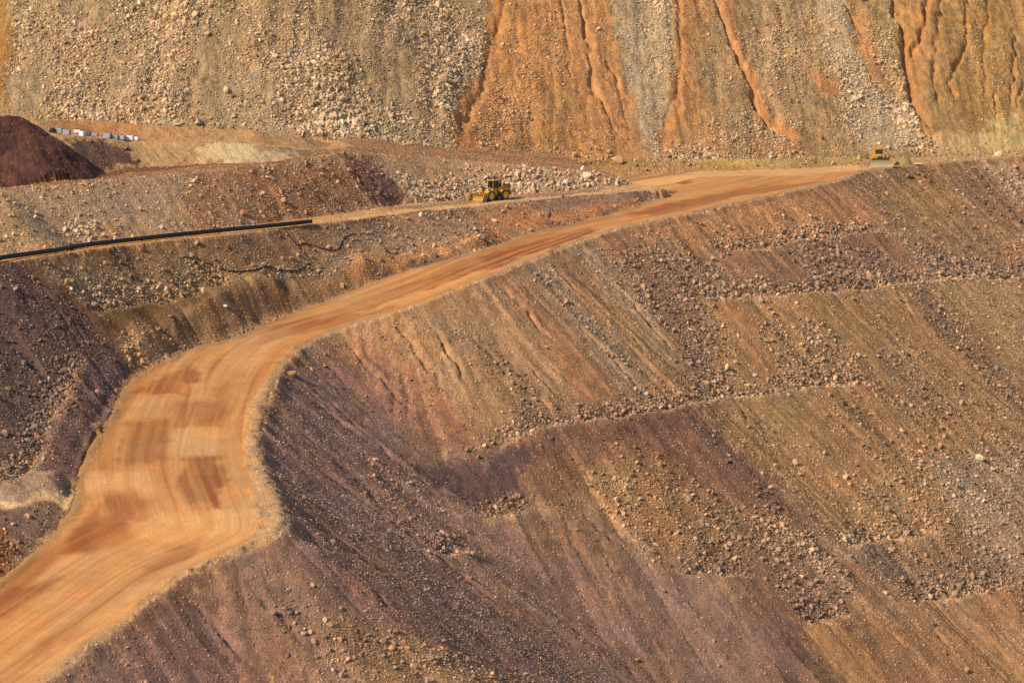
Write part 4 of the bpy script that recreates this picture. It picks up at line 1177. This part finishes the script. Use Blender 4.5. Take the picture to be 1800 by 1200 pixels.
class MB:                                         # collects shapes into one mesh
    def __init__(s):
        s.bm = bmesh.new()
    def box(s, x0, x1, y0, y1, z0, z1, bev=.03, m=None):
        r = bmesh.ops.create_cube(s.bm, size=1)
        M = Matrix.Translation(((x0 + x1) / 2, (y0 + y1) / 2, (z0 + z1) / 2)) @ Matrix.Diagonal((x1 - x0, y1 - y0, z1 - z0, 1))
        bmesh.ops.transform(s.bm, matrix=(m or Matrix()) @ M, verts=r['verts'])
        if bev:
            ed = list({e for v in r['verts'] for e in v.link_edges})
            bmesh.ops.bevel(s.bm, geom=ed, offset=bev, segments=1, affect='EDGES')
        return s
    def prism(s, prof, y0, y1):                   # (x, z) outline pulled across from y0 to y1
        a = [s.bm.verts.new((x, y0, w)) for x, w in prof]
        b = [s.bm.verts.new((x, y1, w)) for x, w in prof]
        n = len(prof)
        s.bm.faces.new(a); s.bm.faces.new(b[::-1])
        for i in range(n):
            s.bm.faces.new((a[i], b[i], b[(i + 1) % n], a[(i + 1) % n]))
        return s
    def cyl(s, p, q, r, seg=16, r2=None):
        p, q = Vector(p), Vector(q)
        c = bmesh.ops.create_cone(s.bm, cap_ends=True, segments=seg, radius1=r, radius2=r if r2 is None else r2, depth=(q - p).length)
        M = Matrix.Translation((p + q) / 2) @ (q - p).to_track_quat('Z', 'Y').to_matrix().to_4x4()
        bmesh.ops.transform(s.bm, matrix=M, verts=c['verts'])
        return s
    def lathe(s, prof, y_axis=True, seg=28, cx=0, cz=0):   # (r, y) profile turned about the y axis
        rings = []
        for r, y in prof:
            rings.append([s.bm.verts.new((cx + r * math.cos(2 * math.pi * k / seg), y, cz + r * math.sin(2 * math.pi * k / seg))) for k in range(seg)])
        for A, B in zip(rings[:-1], rings[1:]):
            for k in range(seg):
                s.bm.faces.new((A[k], A[(k + 1) % seg], B[(k + 1) % seg], B[k]))
        s.bm.faces.new(rings[0][::-1]); s.bm.faces.new(rings[-1])
        return s
    def build(s, name, mat, parent=None, smooth=False):
        bmesh.ops.recalc_face_normals(s.bm, faces=s.bm.faces)
        me = bpy.data.meshes.new(name)
        s.bm.to_mesh(me); s.bm.free()
        me.materials.append(MAT[mat] if isinstance(mat, str) else mat)
        if smooth:
            for p in me.polygons:
                p.use_smooth = True
        o = bpy.data.objects.new(name, me)
        C.objects.link(o)
        o.parent = parent
        return o

def tag(o, label, cat, group=None):
    o['label'] = label
    o['category'] = cat
    if group:
        o['group'] = group
    return o

def thing(name, label, cat, loc, rz=0, group=None):
    o = bpy.data.objects.new(name, None)
    C.objects.link(o)
    o.location = loc
    o.rotation_euler = (0, 0, rz)
    return tag(o, label, cat, group)

def gz(x, y):
    return float(G.z(np.array([x]), np.array([y]))[0])

def seat(o, pts, rz, x, y):
    """set a machine down on the ground under its wheels or tracks, tilted to fit"""
    c, s_ = math.cos(rz), math.sin(rz)
    A, b = [], []
    for px, py in pts:
        A.append([px, py, 1])
        b.append(gz(x + c * px - s_ * py, y + s_ * px + c * py))
    sol, *_ = np.linalg.lstsq(np.array(A), np.array(b), rcond=None)
    ax, ay = math.atan(sol[1]), -math.atan(sol[0])
    o.location = (x, y, sol[2])
    o.rotation_euler = (Matrix.Rotation(rz, 3, 'Z') @ Matrix.Rotation(ay, 3, 'Y') @ Matrix.Rotation(ax, 3, 'X')).to_euler()

# ------------------------------------------------------------ wheel loader (x forward, y left)
def wheel_loader(x, y, rz):
    t = thing('wheel_loader', 'yellow wheel loader with its bucket lowered on the narrow dirt track', 'wheel loader', (x, y, 0), rz)
    b = MB()                                      # rear frame, engine hood
    b.prism([(-.45, .75), (-.45, 2.05), (-1.0, 2.22), (-2.6, 2.12), (-3.15, 1.9), (-3.25, 1.1), (-2.9, .8)], -.78, .78)
    b.prism([(.15, .7), (.15, 1.45), (-.5, 1.5), (-.5, .7)], -.95, .95)
    b.prism([(.45, .62), (.55, 1.55), (1.2, 1.95), (1.75, 1.75), (2.25, 1.1), (2.25, .6)], -.5, .5)
    b.box(-.2, .55, -.3, .3, .7, 1.3)
    b.build('body', 'yellow', t)
    MB().box(-3.5, -3.12, -1.0, 1.0, .75, 1.5, .08).build('counterweight', 'dull_yellow', t)
    MB().box(-3.42, -3.2, -.8, .8, 1.5, 2.5, .04).build('radiator_guard', 'dark', t)
    MB().cyl((-1.45, .35, 2.1), (-1.45, .35, 3.15), .11, 10).cyl((-1.45, .35, 2.2), (-1.45, .35, 2.7), .19, 10).build('exhaust_pipe', 'dark', t)
    MB().cyl((-1.9, -.3, 2.1), (-1.9, -.3, 2.65), .16, 12).build('air_filter', 'dark', t)
    cab = MB().box(-.85, .55, -.62, .62, 1.45, 2.0).build('cab', 'yellow', t)
    g = MB()
    g.prism([(-.78, 2.0), (-.78, 3.16), (.40, 3.16), (.54, 2.0)], -.56, .56)
    g.build('window', 'glass', cab)
    for sy_ in (-.60, .60):
        for xa, xb in ((-.80, -.80), (.56, .42), (-.12, -.12)):
            MB().cyl((xa, sy_, 1.95), (xb, sy_, 3.2), .05, 8).build('cab_pillar', 'dull_yellow', cab)
    MB().box(-.95, .60, -.70, .70, 3.18, 3.30, .04).build('roof', 'dull_yellow', cab)
    for y0_ in (.5, -.72):
        MB().box(.50, .62, y0_ * .9, y0_ * .9 + .2, 3.31, 3.45, .02).build('work_lamp', 'lamp', cab)
    for sy_ in (-1, 1):
        MB().prism([(1.05, 1.55), (1.2, 1.72), (2.2, 1.72), (2.5, 1.4), (2.42, 1.34), (2.14, 1.62), (1.26, 1.62), (1.12, 1.5)], sy_ * 1.05 - .33, sy_ * 1.05 + .33).build('mudguard', 'yellow', t)
        MB().prism([(-.75, 1.45), (-1.0, 1.75), (-2.3, 1.78), (-2.6, 1.5), (-2.52, 1.42), (-2.22, 1.68), (-1.08, 1.66), (-.84, 1.4)], sy_ * 1.05 - .33, sy_ * 1.05 + .33).build('mudguard', 'yellow', t)
        MB().box(1.95, 2.1, sy_ * .78 - .14, sy_ * .78 + .14, 1.78, 2.02, .03).build('headlight', 'lamp', t)
    ld = MB()
    for k in range(4):
        ld.box(-.35, .1, .98, 1.18, .5 + .32 * k, .55 + .32 * k, 0)
    ld.box(-.4, -.35, .98, 1.18, .45, 1.6, 0).box(.1, .15, .98, 1.18, .45, 1.6, 0)
    ld.build('ladder', 'dark', t)
    arm = MB()
    for sy_ in (-.55, .55):
        arm.prism([(.95, 1.95), (1.15, 2.2), (2.2, 1.65), (3.05, .75), (3.2, .45), (2.95, .35), (2.7, .75), (2.0, 1.3)], sy_ - .1, sy_ + .1)
    arm.cyl((2.1, -.55, 1.5), (2.1, .55, 1.5), .12, 10)
    arm.build('lift_arm', 'yellow', t)
    lk = MB()
    lk.prism([(1.95, 1.2), (2.15, 2.35), (2.35, 2.35), (2.25, 1.2)], -.12, .12)
    lk.cyl((.7, 0, 1.7), (2.2, 0, 2.25), .09, 10).cyl((2.15, 0, 1.3), (3.15, 0, .75), .07, 10)
    for sy_ in (-.42, .42):
        lk.cyl((.7, sy_, 1.0), (1.9, sy_, 1.45), .08, 10)
    lk.build('tilt_linkage', 'dark', t)
    bk = MB()
    prof = [(4.25, .03), (3.5, .0), (3.2, .12), (3.05, .42), (3.08, .8), (3.3, 1.15), (3.62, 1.32)]
    inner = [(x_ + .05 * math.cos(.6), w_ + .05) for x_, w_ in prof]
    bk.prism(prof + [(3.6, 1.24)] + [(3.36, 1.08), (3.16, .77), (3.14, .45), (3.27, .18), (3.52, .07), (4.2, .07)], -1.55, 1.55)
    for sy_ in (-1.58, 1.58):
        bk.prism([(4.25, .03), (3.5, .0), (3.2, .12), (3.05, .42), (3.08, .8), (3.3, 1.15), (3.62, 1.32), (3.85, .7)], sy_ - .03, sy_ + .03)
    bucket = bk.build('bucket', 'dull_yellow', t)
    th = MB()
    for k in range(9):
        th.prism([(4.2, .02), (4.2, .1), (4.5, .03)], -1.48 + .36 * k - .06, -1.48 + .36 * k + .06)
    th.build('cutting_edge', 'steel', bucket)
    for wx_ in (-1.68, 1.68):
        for sy_ in (-1, 1):
            yc = sy_ * 1.06
            w = thing('wheel', '', '', (wx_, yc, .87))
            del w['label'], w['category']
            w.parent = t
            tp = [(.52, -.29), (.74, -.33), (.84, -.27), (.87, -.1), (.87, .1), (.84, .27), (.74, .33), (.52, .29)]
            MB().lathe(tp).build('tyre', 'tyre', w, True)
            lugs = MB()
            for k in range(20):
                a = 2 * math.pi * k / 20
                M = Matrix.Rotation(-a, 4, 'Y')
                lugs.box(.84, .91, -.28, .02, -.05, .05, 0, M)
                M = Matrix.Rotation(-a - .157, 4, 'Y')
                lugs.box(.84, .91, -.02, .28, -.05, .05, 0, M)
            lugs.build('tread', 'tyre', w)
            MB().lathe([(.10, -.38), (.2, -.37), (.24, -.33), (.50, -.33), (.55, -.34), (.56, 0), (.55, .34), (.50, .33), (.24, .33), (.2, .37), (.10, .38)]).build('rim', 'rim_yellow', w)
    seat(t, [(1.68, 1.06), (1.68, -1.06), (-1.68, 1.06), (-1.68, -1.06)], rz, x, y)
    return t

p = at(866, 352, TRACK_Z + .05)
wheel_loader(p[0], p[1] + .6, math.radians(-133))

# ------------------------------------------------------------ bulldozer (x forward, y left)
def bulldozer(x, y, rz):
    t = thing('bulldozer', 'yellow crawler bulldozer with a wide dusty steel blade at the end of the haul road', 'bulldozer', (x, y, 0), rz)
    b = MB()
    b.prism([(-2.3, .8), (-2.3, 1.75), (-.9, 1.9), (.3, 2.15), (2.1, 2.1), (2.25, 2.0), (2.25, .8)], -.62, .62)
    b.prism([(-2.3, 1.5), (-2.3, 2.1), (-1.1, 2.1), (-.9, 1.5)], -1.05, 1.05)
    b.build('body', 'yellow', t)
    MB().box(2.26, 2.3, -.58, .58, .95, 1.98, 0).build('grille', 'dark', t)
    for sy_ in (-.68, .68):
        MB().box(2.1, 2.36, sy_ - .1, sy_ + .1, .9, 2.2, .02).build('guard_post', 'yellow', t)
    MB().box(2.12, 2.36, -.58, .58, 2.06, 2.2, .02).build('guard_bar', 'dull_yellow', t)
    cab = MB().box(-1.3, .25, -.74, .74, 1.9, 2.4).build('cab', 'yellow', t)
    MB().prism([(-1.22, 2.35), (-1.22, 3.2), (.1, 3.2), (.2, 2.35)], -.7, .7).build('window', 'glass', cab)
    for sy_ in (-.82, .82):
        for x0_ in (.12, -1.4):
            MB().box(x0_, x0_ + .16, sy_ - .09, sy_ + .09, 1.7, 3.35, .02).build('cab_pillar', 'yellow', cab)
    MB().box(-1.55, .5, -1.0, 1.0, 3.34, 3.58, .07).build('roof', 'yellow', cab)
    MB().box(-.9, -.3, .35, .8, 3.58, 3.85, .06).build('cooling_unit', 'dull_yellow', cab)
    MB().cyl((1.1, .3, 1.85), (1.1, .3, 2.75), .09, 10).build('exhaust_pipe', 'dark', t)
    for sy_ in (-1, 1):
        yc = sy_ * 1.22
        outl = []
        for k in range(9):
            a = math.pi / 2 + math.pi * k / 8
            outl.append((-1.85 + .58 * math.cos(a), .6 + .58 * math.sin(a)))
        for k in range(9):
            a = -math.pi / 2 + math.pi * k / 8
            outl.append((1.6 + .5 * math.cos(a), .52 + .5 * math.sin(a)))
        outl.insert(9, (0, .02))
        outl.append((-.9, 1.38)); outl.append((-1.5, 1.38))
        tr = MB().prism(outl, yc - .3, yc + .3).build('track', 'dark', t)
        gr = MB()
        n = len(outl)
        for a_, b_ in zip(outl, outl[1:] + outl[:1]):
            L_ = math.hypot(b_[0] - a_[0], b_[1] - a_[1])
            for k in range(max(1, int(L_ / .22))):
                f = (k + .5) / max(1, int(L_ / .22))
                px_, pz_ = a_[0] + (b_[0] - a_[0]) * f, a_[1] + (b_[1] - a_[1]) * f
                gr.box(px_ - .035, px_ + .035, yc - .31, yc + .31, pz_ - .035, pz_ + .035, 0)
        gr.build('grouser', 'steel', tr)
        MB().box(-1.5, 1.4, yc - .34, yc + .34, .62, .98, .04).build('track_frame', 'dull_yellow', t)
        MB().box(-2.1, -.2, yc - .32, yc + .32, 1.42, 1.95, .06).build('fender', 'yellow', t)
        MB().prism([(-.4, .55), (-.4, .8), (2.6, .62), (2.6, .4)], sy_ * 1.72 - .1, sy_ * 1.72 + .1).build('push_arm', 'dull_yellow', t)
        MB().cyl((1.6, sy_ * .72, 1.9), (2.75, sy_ * .72, 1.0), .08, 10).build('lift_cylinder', 'steel', t)
    bl = MB()
    bl.prism([(2.78, .0), (2.66, .35), (2.6, .75), (2.64, 1.15), (2.8, 1.5), (2.9, 1.46), (2.78, 1.12), (2.74, .75), (2.8, .35), (2.95, .0)], -2.3, 2.3)
    for sy_ in (-2.33, 2.33):
        bl.prism([(2.95, .0), (2.6, .0), (2.52, .75), (2.64, 1.4), (2.92, 1.46)], sy_ - .04, sy_ + .04)
    blade = bl.build('blade', 'steel', t)
    MB().prism([(2.80, 1.47), (2.84, 1.75), (2.94, 1.75), (2.92, 1.47)], -1.7, 1.7).build('spill_guard', 'dark', blade)
    MB().prism([(-2.3, .7), (-2.3, 1.0), (-3.2, 1.05), (-3.4, .35), (-3.2, .35), (-3.0, .75)], -.25, .25).build('ripper', 'dark', t)
    seat(t, [(1.6, 1.2), (1.6, -1.2), (-1.8, 1.2), (-1.8, -1.2)], rz, x, y)
    return t

p = at(1551, 294.5, .1)
bulldozer(p[0] - .2, p[1] + 2.75, math.radians(-93))

# ------------------------------------------------------------ black pipeline and hoses
def tube_mesh(name, pts, r, mat, parent=None, seg=12):
    cu = bpy.data.curves.new(name, 'CURVE')
    cu.dimensions = '3D'
    sp = cu.splines.new('POLY')
    sp.points.add(len(pts) - 1)
    for q, p_ in zip(sp.points, pts):
        q.co = (*p_, 1)
    cu.bevel_depth = r
    cu.bevel_resolution = max(1, seg // 4)
    cu.use_fill_caps = True
    tmp = bpy.data.objects.new(name, cu)
    C.objects.link(tmp)
    dg = bpy.context.evaluated_depsgraph_get()
    me = bpy.data.meshes.new_from_object(tmp.evaluated_get(dg))
    me.name = name
    bpy.data.objects.remove(tmp)
    me.materials.clear()
    me.materials.append(MAT[mat])
    for f in me.polygons:
        f.use_smooth = True
    o = bpy.data.objects.new(name, me)
    C.objects.link(o)
    o.parent = parent
    return o

pl = spline([at(u, v, TRACK_Z + .45) for u, v in [(-110, 470), (-50, 461), (0, 453), (50, 446), (100, 439), (150, 430.5), (200, 424.5), (250, 419), (300, 413.5), (350, 408.5), (400, 403.5), (450, 399), (500, 394), (547, 389)]], 1.5)
pipe = thing('pipeline', 'long black pipe lying along the inner side of the track', 'pipe', tuple(pl[len(pl) // 2] * np.array([1, 1, 0]) + np.array([0, 0, .2])))
rel = [np.array([q[0], q[1], max(q[2], gz(q[0], q[1]) + .28)]) - np.array(pipe.location) for q in pl]
tube_mesh('pipe_run', rel, .31, 'pipe', pipe, 16)
acc = 0
for a_, b_ in zip(rel[:-1], rel[1:]):
    acc += np.linalg.norm(b_ - a_)
    if acc > 12:
        acc = 0
        d_ = (b_ - a_) / np.linalg.norm(b_ - a_)
        MB().cyl(tuple(a_ - d_ * .12), tuple(a_ + d_ * .12), .355, 18).build('pipe_collar', 'dark', pipe)

def hose(px, label, r=.07):
    pts = spline([hit_fine(u, v) for u, v in px], .5)
    base = pts[0].copy()
    hz = np.array([gz(q[0], q[1]) for q in pts])
    hz = np.maximum(np.convolve(np.pad(hz, 2, mode='edge'), np.ones(5) / 5, 'valid'), hz - .05)
    pts = [np.array([q[0], q[1], h_ + r * .9]) for q, h_ in zip(pts, hz)]
    o = tube_mesh('hose', [q - np.array([base[0], base[1], pts[0][2]]) for q in pts], r, 'hose', None, 8)
    o.location = (base[0], base[1], pts[0][2])
    tag(o, label, 'hose', 'black hoses on the bank below the track')
hose([(358, 462), (375, 469), (395, 477), (412, 479), (430, 478), (452, 476), (460, 471), (475, 470), (488, 475), (505, 478), (522, 477), (535, 472), (545, 464)], 'long black hose with a hump in its middle, lying low on the rubble bank', .095)
hose([(524, 433), (530, 430), (545, 431), (555, 434), (572, 441), (590, 442), (598, 436), (602, 424), (612, 415), (624, 413)], 'black hose dipping to a hook shaped bend nearest the pipe end', .085)
hose([(318, 458), (322, 453), (332, 453), (342, 461), (352, 470), (362, 479)], 'short thin hose curled over at its top, leftmost on the bank', .09)
hose([(548, 466), (540, 452), (528, 438), (510, 418), (500, 404)], 'faint hose running straight down the bank from the pipe', .08)

# ------------------------------------------------------------ row of pale blocks by the dark heap
def block(x, y, w, d, h, mat, label, rz):
    t = thing('concrete_block', label, 'concrete block', (x, y, gz(x, y) - .03), rz, 'pale blocks lined up on the raised bench')
    MB().box(-w / 2, w / 2, -d / 2, d / 2, 0, h, .06).build('body', mat, t)
    MB().box(-w * .36, w * .36, -d * .36, d * .36, h - .05, h + .02, .0).build('top_recess', 'block_dark', t)
    lo = MB()
    lo.cyl((-.12, 0, h), (-.12, 0, h + .14), .025, 6).cyl((.12, 0, h), (.12, 0, h + .14), .025, 6).cyl((-.14, 0, h + .13), (.14, 0, h + .13), .025, 6)
    lo.build('lifting_loop', 'dark', t)
ROW = [(103, 232.5, 1.15, .8, 'block_green', 'grey green block at the heap end of the row, beside the black sheet'),
       (117, 233.5, 1.1, .75, 'block_lilac', 'grey block, second from the heap in the row'),
       (135, 232, .9, .5, 'block_white', 'low white block set back between grey and bright white ones'),
       (144, 236.5, .75, .8, 'block_white', 'brightest white upright block near the middle of the row'),
       (154, 236, 1.0, .7, 'block_dark', 'dark grey block right of the brightest white block'),
       (166, 236, 1.1, .5, 'block_lilac', 'low grey block just left of the gap in the row'),
       (189, 240, 1.1, .75, 'block_lilac', 'grey block just right of the gap in the row'),
       (202, 242, 1.0, .7, 'block_green', 'grey green block, second to the right of the gap'),
       (214, 243.5, 1.1, .65, 'block_lilac', 'grey block between a green one and the white end pair'),
       (228, 244, 1.0, .75, 'block_white', 'white block next to the far right end of the row'),
       (239, 244.5, .9, .55, 'block_white', 'low white block at the far right end of the row')]
for k, (u, v, w, h, mt, lb) in enumerate(ROW):
    q = hit_fine(u, v + 3)
    block(q[0], q[1] + .3, w, .9, h, mt, lb, random.uniform(-.25, .25))
q = hit_fine(90, 234)
bm_ = MB()
V_, T_ = base_rock(2, 77)
vv = [bm_.bm.verts.new((p_[0] * .9, p_[1] * .5, max(0, p_[2] * .6 + .1 + .25 * p_[0]))) for p_ in V_]
for f in T_:
    bm_.bm.faces.new([vv[i_] for i_ in f])
o = bm_.build('covered_pile', 'tarp')
o.location = (q[0], q[1] + .2, gz(q[0], q[1] + .2) - .05)
tag(o, 'small black sheeted pile at the heap end of the block row', 'covered pile')

# olive heap of soil beside the bulldozer
def soil_heap(u, v, w, h, label):
    q = at(u, v, .2)
    n = 34
    bm2 = bmesh.new()
    grid = []
    for a_ in range(n):
        row = []
        for b_ in range(n):
            x_, y_ = (a_ / (n - 1) - .5) * 2, (b_ / (n - 1) - .5) * 2
            r_ = math.hypot(x_, y_)
            hh = max(0, 1 - r_ ** 1.5) * (.75 + .5 * float(fbm(np.array([x_ * 2.2 + u]), np.array([y_ * 2.2]), 3, 5)[0])) + .16 * (float(fbm(np.array([x_ * 7 + u]), np.array([y_ * 7]), 2, 6)[0]) - .5) * (r_ < 1)
            row.append(bm2.verts.new((x_ * w, y_ * w * .8, hh * h - .06)))
        grid.append(row)
    for a_ in range(n - 1):
        for b_ in range(n - 1):
            bm2.faces.new((grid[a_][b_], grid[a_ + 1][b_], grid[a_ + 1][b_ + 1], grid[a_][b_ + 1]))
    hp = MB(); hp.bm.free(); hp.bm = bm2
    o = hp.build('soil_heap', 'soil')
    o.location = (q[0], q[1] + w * .6, gz(q[0], q[1] + w * .6))
    tag(o, label, 'soil heap')
soil_heap(1591, 290, 1.9, 1.8, 'rounded olive yellow heap of soil beside the bulldozer blade')
# END
